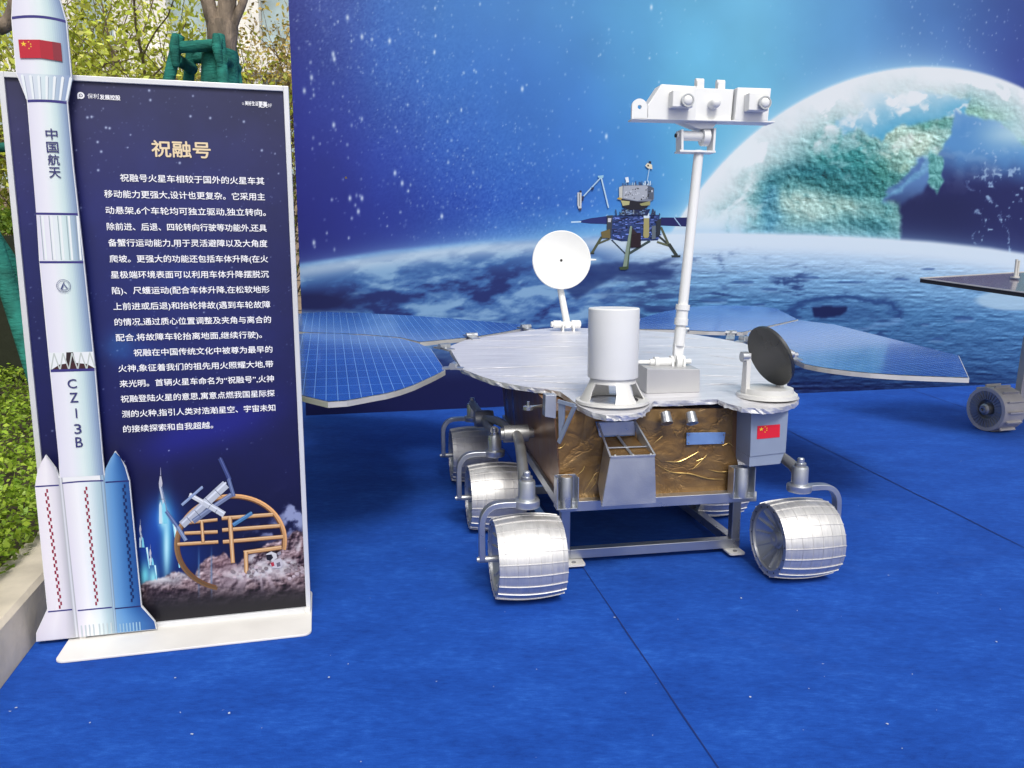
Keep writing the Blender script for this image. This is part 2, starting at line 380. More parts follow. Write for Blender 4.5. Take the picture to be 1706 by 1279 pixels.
def carpet_mat():
    m = bpy.data.materials.new('blue_carpet'); m.use_nodes = True
    n = m.node_tree.nodes; l = m.node_tree.links; b = n['Principled BSDF']
    b.inputs['Roughness'].default_value = 0.85; b.inputs['Specular IOR Level'].default_value = 0.15
    b.inputs['Sheen Weight'].default_value = 0.08; b.inputs['Sheen Roughness'].default_value = 0.4
    b.inputs['Sheen Tint'].default_value = (0.4, 0.6, 1, 1)
    tc = n.new('ShaderNodeTexCoord')
    def noise(scale, detail, st=(1, 1, 1), rot=0.0):
        mp = n.new('ShaderNodeMapping'); mp.inputs['Scale'].default_value = st; mp.inputs['Rotation'].default_value = (0, 0, rot)
        l.new(tc.outputs['Object'], mp.inputs[0]); t = n.new('ShaderNodeTexNoise')
        t.inputs['Scale'].default_value = scale; t.inputs['Detail'].default_value = detail; t.inputs['Roughness'].default_value = 0.62
        l.new(mp.outputs[0], t.inputs['Vector']); return t
    t1 = noise(3.2, 9, (0.85, 1.2, 1), 0.2); t2 = noise(330, 2); t3 = noise(24, 8, (0.7, 1.5, 1), 0.25); t4 = noise(70, 4, (0.5, 2.0, 1), 0.25)
    def madd(x, k, y):
        a = n.new('ShaderNodeMath'); a.operation = 'MULTIPLY_ADD'; a.inputs[1].default_value = k; l.new(x, a.inputs[0]); l.new(y, a.inputs[2]); return a
    a0 = n.new('ShaderNodeMath'); a0.operation = 'MULTIPLY'; a0.inputs[1].default_value = 0.30; l.new(t1.outputs['Fac'], a0.inputs[0])
    a1 = madd(t3.outputs['Fac'], 0.28, a0.outputs[0]); a1b = madd(t4.outputs['Fac'], 0.20, a1.outputs[0]); a2 = madd(t2.outputs['Fac'], 0.22, a1b.outputs[0])
    cr = n.new('ShaderNodeValToRGB'); e = cr.color_ramp.elements
    e[0].position = 0.39; e[0].color = (0.0046, 0.042, 0.262, 1); e[1].position = 0.62; e[1].color = (0.022, 0.116, 0.50, 1)
    e2 = cr.color_ramp.elements.new(0.52); e2.color = (0.0095, 0.070, 0.385, 1)
    l.new(a2.outputs[0], cr.inputs[0])
    # dusty scuffs
    t5 = noise(1.7, 10, (0.8, 1.3, 1), -0.4); mr = n.new('ShaderNodeMapRange'); mr.inputs['From Min'].default_value = 0.60; mr.inputs['From Max'].default_value = 0.78; mr.inputs['To Max'].default_value = 0.34
    l.new(t5.outputs['Fac'], mr.inputs['Value']); mxs = n.new('ShaderNodeMath'); mxs.operation = 'MULTIPLY'; l.new(mr.outputs[0], mxs.inputs[0]); l.new(t3.outputs['Fac'], mxs.inputs[1])
    mc = n.new('ShaderNodeMixRGB'); mc.inputs[2].default_value = (0.07, 0.15, 0.44, 1); l.new(mxs.outputs[0], mc.inputs[0]); l.new(cr.outputs[0], mc.inputs[1]); l.new(mc.outputs[0], b.inputs['Base Color'])
    bu = n.new('ShaderNodeBump'); bu.inputs['Strength'].default_value = 0.35; bu.inputs['Distance'].default_value = 0.004
    l.new(a2.outputs[0], bu.inputs['Height']); l.new(bu.outputs[0], b.inputs['Normal'])
    return m
KB0, KB1 = gz(0, 1148), gz(61, 1067)                       # the foot of the kerb
kd = (KB1 - KB0).normalized(); kn = Vector((-kd.y, kd.x, 0))   # kn points left, into the bed
def kerb_pt(t, off=0.0, z=0.0): p = KB0 + kd * t + kn * off; return Vector((p.x, p.y, z))
c = MB()
pc = [kerb_pt(-4), Vector((9, -2.0, 0)), Vector((9, 9.6, 0)), kerb_pt(9.0, 0, 0)]
c.add([(p.x, p.y, 0.0) for p in pc], [(0, 1, 2, 3)])
carpet = tag(c.build('carpet', carpet_mat(), smooth=0), kind='structure')
M_SEAM = mat('carpet_seam', (0.004, 0.022, 0.15), 0.9)
def seam(a, b_, wd):
    a = Vector(a); b_ = Vector(b_); d = (b_ - a).normalized(); s = Vector((-d.y, d.x, 0)) * wd / 2
    mb = MB(); N = 24; P = []
    for i in range(N + 1):
        p = a.lerp(b_, i / N) + s * random.uniform(-1.0, 1.0); k = random.uniform(0.5, 1.2)
        P += [p - s * k, p + s * k]
    mb.add([(p.x, p.y, 0.003) for p in P], [(2 * i, 2 * i + 1, 2 * i + 3, 2 * i + 2) for i in range(N)])
    o = mb.build('seam', M_SEAM, carpet, smooth=0)
s1a, s1b = gz(975, 950), gz(1195, 1279); dd = (s1a - s1b).normalized()
seam(s1b - dd * 1.2, s1a + dd * 3.2, 0.0045)
s2a, s2b = gz(1312, 717), gz(1706, 912); dd = (s2b - s2a).normalized()
seam(s2a, s2b + dd * 1.5, 0.007)
seam(gz(1515, 648), gz(1640, 690), 0.008)

# lint on the carpet
lint = MB()
def fleck(p, s):
    a = random.uniform(0, 6.28); q = random.uniform(0.3, 1)
    P = [(p.x + s * math.cos(a + k) * (1 if i % 2 else q), p.y + s * math.sin(a + k) * (1 if i % 2 else q), 0.004 + random.uniform(0, 0.002)) for i, k in enumerate((0, 1.3, 2.9, 4.4))]
    lint.add(P, [(0, 1, 2, 3)])
for _ in range(45):
    u, v = random.uniform(60, 1706), random.uniform(760, 1279)
    fleck(gz(u, v), random.choice((0.0015, 0.002, 0.002, 0.003)))
for u, v in ((1235, 998), (1024, 1030), (1328, 1019), (1371, 1108), (1480, 960), (1660, 1071), (1250, 1163), (1478, 1208), (372, 1185), (382, 1190), (150, 1206), (27, 1181), (17, 1187), (548, 1130), (320, 1225), (292, 1131)):
    fleck(gz(u, v), 0.0045)
tag(lint.build('lint', mat('lint', (0.42, 0.47, 0.58), 0.9), smooth=0), 'tiny pale flecks of lint scattered over the blue carpet', 'lint', kind='stuff')

# kerb, soil
KZ = 0.17; KW = 0.20
mb = MB()
mb.prism([kerb_pt(-3, 0, -0.02), kerb_pt(-3, 0.015, KZ - 0.015), kerb_pt(-3, 0.03, KZ), kerb_pt(-3, KW, KZ), kerb_pt(-3, KW, -0.02)], kd * 13)
tag(mb.build('kerb', mat('kerb_concrete', (0.60, 0.53, 0.43), 0.85, bump=(40, 0.25), var=(5, 0.22)), smooth=0.4), kind='structure')
mb = MB()
NB = 22; P = []
def soil_z(off): return KZ - 0.03 + 0.42 * sst(off / 5.0)
def sst(t): t = min(max(t, 0), 1); return t * t * (3 - 2 * t)
for i in range(NB + 1):
    for j in range(9):
        P.append(kerb_pt(-3 + i * 40 / NB, KW + j * 2.5 if j else KW, 0)); P[-1].z = soil_z(j * 2.5)
mb.add(P, [(i * 9 + j, i * 9 + j + 1, (i + 1) * 9 + j + 1, (i + 1) * 9 + j) for i in range(NB) for j in range(8)])
tag(mb.build('soil', mat('soil', (0.06, 0.045, 0.03), 0.95, bump=(25, 0.5)), smooth=1), kind='structure')

# ------------------------------------------------------------------ leaves
def leaves(name, P, size, cols, m, parent=None, up=0.3, aspect=0.55):
    n = len(P); nr = np.random.randn(n, 3); nr[:, 2] += up * 3; nr /= np.linalg.norm(nr, axis=1)[:, None]
    t = np.random.randn(n, 3); t -= nr * (t * nr).sum(1)[:, None]; t /= np.linalg.norm(t, axis=1)[:, None]; s = np.cross(nr, t)
    L = (size * (0.6 + 0.8 * np.random.rand(n)))[:, None]; W = L * aspect
    V = np.stack([P - t * L / 2, P + s * W / 2 + nr * L * 0.08, P + t * L / 2, P - s * W / 2 + nr * L * 0.08], 1).reshape(-1, 3)
    Fq = np.arange(4 * n).reshape(n, 4); C = np.repeat(cols, 4, 0)
    return arr_mesh(name, V, Fq, C, m, parent)
M_LEAF = colmat('leaf', 0.45, 0.4, trans=0.3)
def leafcols(n, a, b_, spread=0.25):
    t = np.random.rand(n, 1); c_ = np.array(a) * (1 - t) + np.array(b_) * t
    return np.clip(c_ * (1 + spread * np.random.randn(n, 1)), 0.004, 0.7)
# low ground cover of the bed
n = 46000
tt = np.random.rand(n) ** 1.3 * 6.5 - 0.6; oo = KW - 0.05 + np.random.rand(n) ** 1.4 * 3.2
base = np.array([[*(kerb_pt(a, o_).xy), soil_z(max(0, o_ - KW))] for a, o_ in zip(tt, oo)])
hgt = 0.04 + 0.24 * fbm(base[:, 0] * 3.0, base[:, 1] * 3.0, 91, 4) + 0.05 * sstep(0, .5, oo - KW)
base[:, 2] += hgt * np.random.rand(n) ** 0.45
cl = leafcols(n, (0.16, 0.29, 0.022), (0.42, 0.56, 0.06)); cl *= (0.6 + 0.9 * fbm(base[:, 0] * 5, base[:, 1] * 5, 55, 3))[:, None]
gcov = leaves('ground_cover', base, 0.032, cl, M_LEAF, up=0.5, aspect=0.6)
tag(gcov, 'bright green low ground cover filling the raised bed behind the kerb', 'ground cover', kind='stuff')
# clipped hedge behind it
n = 26000
tt = np.random.rand(n); hx = np.random.rand(n); hz_ = np.random.rand(n)
side = np.random.rand(n) < 0.6
HP = np.stack([-9.2 + 6.6 * tt, 6.6 + np.where(side, 0.10 * np.random.rand(n), 1.1 * hx) + 0.35 * fbm(tt * 12, hz_ * 3, 61, 4), np.where(side, 0.4 + 1.25 * hz_, 1.55 + 0.16 * np.random.rand(n)) + 0.12 * fbm(tt * 25, hx * 4, 63, 3)], 1)
cl = leafcols(n, (0.12, 0.22, 0.025), (0.28, 0.38, 0.05)) * (0.5 + fbm(tt * 30, hz_ * 6, 77, 3))[:, None]
hd = empty('hedge', (-5.9, 7.0, 0.4)); tag(hd, 'dark green clipped hedge standing behind the ground cover', 'hedge')
o = leaves('foliage', HP - np.array([-5.9, 7.0, 0.4]), 0.05, cl, M_LEAF, hd, up=0.1)
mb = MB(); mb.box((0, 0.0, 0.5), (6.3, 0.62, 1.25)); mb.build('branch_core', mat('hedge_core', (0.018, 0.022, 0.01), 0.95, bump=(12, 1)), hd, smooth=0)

# ------------------------------------------------------------------ building behind
def building():
    r = empty('building', (-9, 17, 0)); tag(r, 'pale grey building with tall stone piers and bluish windows behind the trees', 'building')
    def wp(u, v, y): p = gy(u, v, y); return p
    stone = mat('pale_stone', (0.78, 0.76, 0.73), 0.8, var=(2, 0.1), bump=(20, 0.1))
    glass = mat('window_glass', (0.36, 0.46, 0.48), 0.15, 0.0, 0.8, var=(1.2, 0.35))
    mb = MB(); mb.box((0, 0.4, 7), (26, 0.6, 14)); mb.build('wall', stone, r, smooth=0)
    mb = MB()
    for i in range(14):
        mb.box((-12.2 + i * 1.9, -0.15, 7), (0.42, 0.5, 14))
        mb.box((-11.5 + i * 1.9, -0.02, 7), (0.16, 0.24, 14))
    mb.build('pier', stone, r, smooth=0)
    for k in range(4):
        mb = MB(); mb.box((0, -0.1, 2.3 + 3.1 * k), (26, 0.34, 0.45)); mb.build('floor_band', stone, r, smooth=0)
    gm = MB()
    for i in range(13):
        for k in range(4):
            w_ = bpy.data.meshes
            m1 = MB(); m1.box((-11.25 + i * 1.9 + 0.35, 0.06, 3.9 + 3.1 * k), (1.02, 0.05, 2.5)); ow = m1.build('window', glass, r, smooth=0)
    mb = MB()
    for k in range(9):
        mb.box((0, -0.9 - 0.01 * (k % 2), 0.15 + 0.31 * k), (26, 0.2, 0.295))
    mb.build('plinth', mat('brown_stone', (0.33, 0.25, 0.18), 0.8, var=(3, 0.25, (1, 1, 6)), bump=(15, 0.3)), r, smooth=0)
building()

# ------------------------------------------------------------------ trees and supports
M_BARK = mat('bark', (0.20, 0.155, 0.115), 0.9, bump=(34, 2.0, (1, 1, 0.3)), var=(16, 0.5, (1, 1, .3)))
M_TWIG = mat('twig_bark', (0.16, 0.12, 0.085), 0.9, var=(9, 0.3))
M_WRAP = mat('green_wrap', (0.020, 0.150, 0.120), 0.85, spec=.2, bump=(30, 1.0, (0.6, 0.6, 2.4)), var=(11, 0.45))
def grow(mb, p, d, r, L, depth, tips, spread=0.6):
    path = [p]; n = 5
    for i in range(n):
        d = (d + Vector((random.gauss(0, .12), random.gauss(0, .12), random.gauss(0.03, .08)))).normalized(); p = p + d * L / n; path.append(p)
        if depth <= 1: tips.append(p.copy())
    mb.tube(path, [r * (1 - 0.45 * i / n) for i in range(n + 1)], 7 if r < 0.03 else 10)
    if depth == 0: return
    for k in range(random.choice((2, 3, 3))):
        q = path[random.choice((2, 3, 4, 5))]
        ax = Vector((random.gauss(0, 1), random.gauss(0, 1), random.gauss(0.25, .6))).normalized()
        grow(mb, q, (d + ax * spread * 1.2).normalized(), r * 0.5, L * random.uniform(0.55, .8), depth - 1, tips, spread)
def tree(name, base, stems, label, leaf_n, leaf_size, ca, cb, spread=0.16, group=None, depth=3, cat='tree', bark=None):
    root = empty(name, base); tag(root, label, cat, group)
    mb = MB(); tips = []
    for (off, d, r_, L) in stems: grow(mb, Vector(off), Vector(d).normalized(), r_, L, depth, tips)
    mb.build('trunk', bark or M_TWIG, root, smooth=1.2)
    T = np.array([tuple(t) for t in tips]); idx = np.random.randint(0, len(T), leaf_n)
    P = T[idx] + np.random.randn(leaf_n, 3) * spread
    cl_ = leafcols(leaf_n, ca, cb, 0.2) * (0.6 + 0.8 * np.random.rand(len(T), 1)[idx])
    leaves('crown', P, leaf_size, cl_, M_LEAF, root, up=0.15, aspect=0.5)
    return root
YG1, YG2 = (0.42, 0.52, 0.05), (0.68, 0.70, 0.12)
random.seed(3)
k = 0
for (u, y, z0, h, L1, ca, cb, nl) in (
        (20, 8.2, 0.6, 0, 'yellow green shrub tree at the far left behind the printed rocket', YG1, YG2, 7000),
        (165, 9.5, 0.6, 0, 'thin yellow green tree just right of the printed rocket', YG1, (0.56, 0.52, 0.09), 9000),
        (275, 8.4, 0.6, 0, 'airy yellow green tree left of the thick wrapped trunk', YG1, YG2, 7500),
        (445, 10.5, 0.6, 0, 'sparse tree with orange tinged leaves beside the edge of the space backdrop', (0.42, 0.38, 0.07), (0.60, 0.42, 0.15), 5500)):
    p = gy(u, 436, y)
    st = []
    for i in range(5):
        st.append(((random.uniform(-.25, .25), random.uniform(-.2, .2), 0), (random.uniform(-.45, .45), random.uniform(-.3, .3), 1), random.uniform(.022, .04), random.uniform(1.6, 2.3)))
    tree('slender_tree', (p.x, p.y, z0), st, L1, nl, 0.062, ca, cb, 0.17, 'slender leafy trees behind the sign')
random.seed(5)
p = gy(450, 436, 8.4)
tree('dry_shrub', (p.x, p.y, 0.55), [((random.uniform(-.3, .3), random.uniform(-.2, .2), 0), (random.uniform(-.25, .25), random.uniform(-.2, .2), 1), .012, 1.5) for _ in range(12)],
     'brown twiggy shrub between the wrapped trunk and the backdrop', 2400, 0.05, (0.20, 0.14, 0.06), (0.30, 0.24, 0.10), 0.10, depth=2, cat='shrub')
# low bushes that fill in under the trees
random.seed(9)
for u, y, wd, hh, lab in ((70, 7.9, 1.6, 2.3, 'olive green bush behind the printed rocket'), (190, 8.1, 1.7, 2.2, 'yellow green bush behind the top of the dark sign'), (300, 7.6, 1.2, 2.0, 'light green bush left of the wrapped trunk')):
    p = gy(u, 436, y); root = empty('bush', (p.x, p.y, 0.55)); tag(root, lab, 'bush')
    mb = MB()
    for i in range(9): grow(mb, Vector((random.uniform(-.3, .3), random.uniform(-.2, .2), 0)), Vector((random.uniform(-.5, .5), random.uniform(-.4, .4), 1)).normalized(), 0.014, hh * 0.6, 1, [])
    mb.build('stem', M_TWIG, root, smooth=1.2)
    nl = 9000; q = np.random.randn(nl, 3) * np.array([wd * 0.45, 0.35, hh * 0.28]) + np.array([0, 0, hh * 0.62])
    keep = fbm(q[:, 0] * 5, q[:, 2] * 5, 41 + k, 3) > 0.42; q = q[keep]; k += 1
    leaves('foliage', q, 0.055, leafcols(len(q), (0.32, 0.40, 0.045), (0.62, 0.58, 0.10)) * (0.5 + fbm(q[:, 0] * 4, q[:, 2] * 4, 43, 2))[:, None], M_LEAF, root, up=0.15)

# the thick trunk with its green wrapped support
TY = 5.4
def tp(u, v, dy=0.0): return gy(u, v, TY + dy)
tb = gy(366, 436, TY); GZ = 0.55
root = empty('thick_tree', (tb.x, tb.y, GZ)); tag(root, 'thick brown tree trunk forking above its green wrapped lower part', 'tree')
inv = lambda q: q - Vector((tb.x, tb.y, GZ))
mb = MB(); z0 = tp(366, 88).z
mb.tube([inv(Vector((tb.x, tb.y, 0.4))), inv(tp(366, 135)), inv(tp(368, 100)), inv(tp(370, 73)), inv(tp(371, 50)), inv(tp(371, 36))], [.14, .10, .093, .092, .100, .085], 18)
for pts_, rr in (([(364, 62), (356, 34), (346, 0), (336, -60), (312, -220)], [.052, .052, .047, .044, .035]), ([(373, 60), (376, 30), (379, 0), (384, -80), (392, -260)], [.075, .062, .056, .052, .04]), ([(380, 62), (391, 34), (406, 0), (420, -60), (450, -200)], [.04, .033, .026, .024, .02])):
    P_ = smooth_path([inv(tp(u, v)) for u, v in pts_], 4)
    mb.tube(P_, [float(np.interp(i, np.linspace(0, 16, 5), rr)) * random.uniform(.96, 1.05) for i in range(17)], 14)
tr = mb.build('trunk', M_BARK, root, smooth=1.2)
mb = MB(); mb.tube([inv(Vector((tb.x, tb.y, 0.45))), inv(tp(366, 135)), inv(tp(366, 84))], [.165, .118, .112], 20); mb.build('wrapping', M_WRAP, root, smooth=1.2)
nl = 1400; T = np.array([tuple(inv(tp(u, v))) for u, v in ((310, -220), (300, -300), (330, -320), (320, -170), (280, -250), (250, -300))])
P = T[np.random.randint(0, 6, nl)] + np.random.randn(nl, 3) * np.array([.5, .5, .22]) + np.array([0, 0, .25])
leaves('crown', P, 0.055, leafcols(nl, YG1, YG2), M_LEAF, root, up=0.1)
def support(name, cx, cy, zt, zb, half, label, splay=0.35, rr=0.05):
    root = empty(name, (cx, cy, zb)); tag(root, label, 'tree support')
    h = zt - zb
    for sx_ in (-1, 1):
        for sy_ in (-1, 1):
            mb = MB(); mb.tube([(sx_ * (half + (splay[0] if sx_ < 0 else splay[1]) * h), sy_ * (half + .2 * h) * .8, -0.1), (sx_ * half, sy_ * half * .8, h + 0.06)], [rr * 1.05, rr], 12); mb.build('leg', M_WRAP, root, smooth=1.2)
    for q in (((-half * 1.25, -half * .8 - .02, h - .02), (half * 1.25, -half * .8 - .02, h + .0)), ((-half * 1.25, half * .8 + .02, h - .02), (half * 1.25, half * .8 + .02, h - .02)),
              ((-half - .02, -half, h - .09), (-half - .02, half, h - .09)), ((half + .02, -half, h - .09), (half + .02, half, h - .09))):
        mb = MB(); mb.tube(q, rr * 1.05, 12); mb.build('crossbar', M_WRAP, root, smooth=1.2)
    for s in (-1, 1):
        mb = MB(); mb.tube([(s * half, -half * .8 - .06, h + .05), (s * half * 1.05, -half * .8 - .075, h - .03), (s * half * 1.1, -half * .8 - .05, h - .14)], [rr * .6, rr * .85, rr * .6], 10)
        mb.build('lashing', M_WRAP, root, smooth=1.2)
    return root
support('tree_support', tb.x, tb.y - 0.02, tp(366, 84).z, GZ, 0.13, 'green wrapped pole support around the thick trunk above the sign', (0.26, 0.08), 0.036)
# tree at the far left, mostly outside the frame
lt = Vector((-3.42, 4.35, 0.4))
root = empty('leaning_tree', lt); tag(root, 'dark tree limb curving in at the upper left corner beside the rocket', 'tree')
i2 = lambda q: q - lt
mb = MB(); mb.tube(smooth_path([(0, 0, -.1), (0.05, 0, .9), (0, 0.02, 1.7), (-.1, 0, 2.6)], 4), [.11 - .003 * i for i in range(13)], 14)
mb.tube(smooth_path([Vector((0, 0.02, 1.5)), i2(gy(-40, 52, 4.2)), i2(gy(0, 45, 4.1)), i2(gy(14, 34, 4.1)), i2(gy(22, 8, 4.1)), i2(gy(24, -60, 4.1))], 4), [.05 - .0015 * i for i in range(21)], 10)
mb.build('trunk', M_BARK, root, smooth=1.2)
nl = 900; P = np.random.randn(nl, 3) * np.array([.4, .4, .25]) + np.array([-.45, 0, 3.0]); leaves('crown', P, .05, leafcols(nl, YG1, YG2), M_LEAF, root)
root = empty('tree_support', (-3.3, 4.1, 0.4)); tag(root, 'green wrapped pole support leaning out left of the sign edge', 'tree support')
i3 = lambda q: q - Vector((-3.3, 4.1, 0.4))
a, b_ = gy(-45, 300, 4.0), gy(82, 690, 3.75)
for q in ((i3(a), i3(b_)), ((-.2, .3, 1.5), (-.9, .9, -.1)), ((-.1, -.2, 1.5), (-.5, -.9, -.1)), ((.1, .35, 1.5), (.5, 1.1, -.1))):
    mb = MB(); mb.tube([q[0], Vector(q[0]).lerp(Vector(q[1]), .5) + Vector((0, 0, .01)), q[1]], [.043, .046, .047], 14); mb.build('leg', M_WRAP, root, smooth=1.2)
mb = MB(); mb.tube([i3(gy(-120, 250, 4.1)), i3(gy(13, 245, 4.1))], .024, 12); mb.build('crossbar', M_WRAP, root, smooth=1.2)

# ================================================================== BACKDROP
bd = empty('backdrop_wall', BO, BA)
tag(bd, 'tall printed backdrop wall showing blue starry space, the earth and a moon horizon', 'backdrop')
BW, BH = 9.4, 4.7
mb = MB(); mb.box((BW / 2, 0.20, BH / 2), (BW - 0.004, 0.396, BH - 0.004)); mb.build('frame', mat('backdrop_frame', (0.06, 0.06, 0.16), 0.7), bd, smooth=0)
HZU = [430, 500, 640, 800, 950, 1100, 1200, 1350, 1450, 1550, 1650, 1706, 1900]
HZV = [447, 437, 416, 399, 391, 386, 385, 388, 393, 400, 411, 420, 450]
def paint_backdrop(X, Z):
    W3 = np.array(BO)[None, None] + X[..., None] * np.array(bx) + Z[..., None] * np.array((0, 0, 1.0))
    U, V = to_px(W3[..., 0], W3[..., 1], W3[..., 2])
    us = [470, 560, 650, 750, 850, 950, 1050, 1150, 1250, 1400, 1550, 1706, 1950]
    vs = [-150, 20, 130, 250, 340, 410]
    r20 = [(54, 58, 146), (60, 78, 165), (62, 104, 190), (68, 117, 196), (76, 126, 200), (84, 138, 205), (95, 155, 212), (110, 172, 220), (118, 177, 222), (100, 150, 208), (78, 114, 184), (56, 72, 146), (45, 52, 120)]
    tab = [r20, r20,
           [(44, 48, 146), (47, 64, 156), (53, 92, 184), (58, 107, 195), (63, 113, 198), (72, 125, 203), (90, 150, 212), (110, 175, 220), (115, 178, 222), (100, 150, 210), (90, 125, 195), (60, 72, 155), (45, 50, 120)],
           [(38, 40, 140), (40, 49, 148), (42, 66, 165), (47, 88, 184), (53, 102, 194), (60, 112, 200), (72, 132, 208), (100, 170, 222), (115, 180, 222), (100, 160, 210), (60, 90, 160), (35, 40, 100), (30, 32, 90)],
           [(33, 34, 128), (33, 39, 135), (34, 51, 150), (36, 68, 170), (42, 86, 185), (50, 100, 195), (66, 126, 208), (92, 160, 220), (110, 175, 220), (80, 130, 180), (35, 45, 105), (30, 34, 92), (28, 30, 85)],
           [(30, 32, 120), (32, 37, 128), (35, 48, 144), (42, 72, 168), (56, 104, 192), (86, 146, 214), (120, 176, 224), (150, 195, 228), (160, 200, 228), (120, 170, 210), (45, 60, 120), (34, 42, 105), (30, 36, 100)]]
    C = table(U, V, us, vs, tab)
    C *= (1 + 0.10 * (fbm(U / 90, V / 90, 5, 4) - 0.5))[..., None]
    C *= np.array((.90, 1.015, .975))
    band = np.exp(-(((U - 560) - (V) * 0.75) / 150) ** 2) * (V < 420)
    C += (band * (vnoise(U / 2.2, V / 2.2, 71) - 0.35) * 26)[..., None] * np.array((1, 1, .8))
    # stars
    rs = np.random.RandomState(12); lst = []; white = np.array((225, 238, 252.0))
    def st(u, v, r, e, s): x, z = bp(u, v); lst.append((x, z, r, e, s, white))
    for _ in range(1500):
        if rs.rand() < 0.62:
            v = rs.uniform(-60, 440); u = 560 + v * 0.75 + rs.randn() * 110
        else: u, v = rs.uniform(470, 1800), rs.uniform(-80, 410)
        st(u, v, rs.uniform(.006, .011), rs.uniform(1, 1.5), rs.uniform(.12, .5) * (0.6 if u > 1150 else 1))
    for _ in range(50): st(rs.uniform(475, 800), rs.uniform(0, 420), rs.uniform(.009, .014), rs.uniform(1.2, 2.0), rs.uniform(.5, .95))
    for _ in range(45): st(rs.uniform(850, 1130), rs.uniform(0, 370), rs.uniform(.008, .013), 1.2, rs.uniform(.35, .8))
    for _ in range(70): st(rs.uniform(1480, 1720), rs.uniform(0, 110), rs.uniform(.007, .012), 1.2, rs.uniform(.2, .6))
    for u, v in ((519, 129), (507, 151), (556, 208), (555, 90), (557, 98), (583, 330), (603, 330), (670, 305), (736, 360), (597, 352), (658, 288), (649, 68), (603, 61), (870, 148), (1010, 227), (1085, 12), (523, 404), (579, 29)):
        st(u, v, .017, 1.9, .95)
    stars(C, X, Z, [(a, b_, r * .68, e, sx_ * .9, c_) for a, b_, r, e, sx_, c_ in lst])
    # --- earth
    pts_ = np.array([bp(u, v) for u, v in ((1172, 301), (1251, 226), (1338, 164), (1431, 125), (1533, 107), (1619, 116), (1705, 147))])
    A = np.c_[2 * pts_, np.ones(len(pts_))]; sol = np.linalg.lstsq(A, (pts_ ** 2).sum(1), rcond=None)[0]
    cx, cz = sol[:2]; Rr = math.sqrt(sol[2] + cx * cx + cz * cz)
    dx, dz = (X - cx) / Rr, (Z - cz) / Rr; rad = np.sqrt(dx * dx + dz * dz)
    E = np.zeros_like(C)
    wrp = 22 * (fbm(U / 60, V / 60, 23, 4) - .5); wrq = 22 * (fbm(U / 60, V / 60, 29, 4) - .5)
    q1, q2_ = U + 1.6 * wrp, V + 1.6 * wrq
    rel = ridged(q1 / 30, q2_ / 20, 37, 5); rel_d = rel - ridged((q1 - 2.5) / 30, (q2_ + 2.0) / 20, 37, 5); rf = fbm(U / 9, V / 7, 39, 4); rf_d = rf - fbm((U - 2) / 9, (V + 2) / 7, 39, 4)
    E = mixc(np.zeros_like(C) + (112, 170, 170), (78, 146, 150), sstep(.42, .62, fbm(q1 / 44, q2_ / 34, 33, 5)))
    def blob(E, u, v, a, b_, c_, k_=.95): return mixc(E, c_, np.clip(k_ * 1.35 * np.exp(-((q1 - u) / a) ** 2 - ((q2_ - v) / b_) ** 2), 0, 1))
    for u, v, a_, b2, c_ in ((1410, 262, 58, 34, (48, 134, 136)), (1345, 292, 60, 22, (26, 104, 116)), (1285, 350, 18, 42, (30, 116, 150)), (1445, 378, 36, 15, (44, 112, 118)), (1400, 312, 54, 20, (30, 104, 110)), (1215, 365, 44, 26, (104, 168, 174)), (1470, 285, 28, 36, (54, 128, 124)),
                           (1345, 350, 52, 30, (168, 200, 192)), (1405, 350, 40, 14, (150, 190, 182)), (1525, 234, 46, 26, (184, 210, 196)), (1482, 216, 30, 11, (170, 200, 186)), (1560, 204, 32, 11, (70, 140, 130)), (1640, 190, 40, 14, (130, 184, 168)), (1500, 262, 24, 18, (150, 190, 176)), (1320, 240, 40, 22, (120, 178, 180))):
        E = blob(E, u, v, a_, b2, c_)
    dark_ = sstep(.50, .66, fbm(q1 / 24, q2_ / 16, 81, 5)); E = mixc(E, (22, 96, 104), dark_ * .55 * np.exp(-((U - 1400) / 110) ** 2 - ((V - 300) / 62) ** 2))
    E = mixc(E, (206, 222, 212), sstep(.58, .72, fbm(q1 / 20, q2_ / 11, 83, 5)) * .7 * np.exp(-((U - 1500) / 70) ** 2 - ((V - 235) / 34) ** 2))
    E += (rel_d * 140 + rf_d * 180)[..., None] * np.array((.9, 1, 1))
    w2, w3 = 14 * (fbm(U / 16, V / 16, 24, 4) - .5), 14 * (fbm(U / 16, V / 16, 27, 4) - .5)
    def soft(pts, k=2, wob=1.0): return blur(inpoly(U + wrp * wob * .7 + w2, V + wrq * wob * .7 + w3, pts).astype(float), k)
    sea = soft([(1430, 150), (1480, 160), (1545, 150), (1620, 165), (1610, 190), (1540, 205), (1500, 205), (1470, 230), (1430, 215), (1405, 225), (1390, 205), (1440, 185)])
    seaw = sstep(.50, .66, fbm(q1 / 26, q2_ / 16, 66, 5))
    E = mixc(E, np.array((72, 158, 200.0)) + (170, 80, 40) * seaw[..., None] * .75, sea * .92)
    sea2 = soft([(1590, 185), (1660, 200), (1720, 255), (1720, 430), (1495, 430), (1500, 395), (1497, 340), (1468, 334), (1490, 322), (1530, 290), (1555, 268), (1570, 250), (1585, 225)])
    seac = mixc(np.zeros_like(C) + (84, 140, 196), (30, 36, 92), sstep(245, 315, V + 30 * (fbm(U / 50, V / 50, 88, 3) - .5) - (U - 1600) * .12))
    E = mixc(E, seac, sea2)
    gulf = soft([(1532, 258), (1552, 258), (1562, 290), (1535, 318), (1500, 344), (1466, 338), (1478, 318), (1512, 290)], 4, .5); E = mixc(E, (100, 150, 205), gulf * .75)
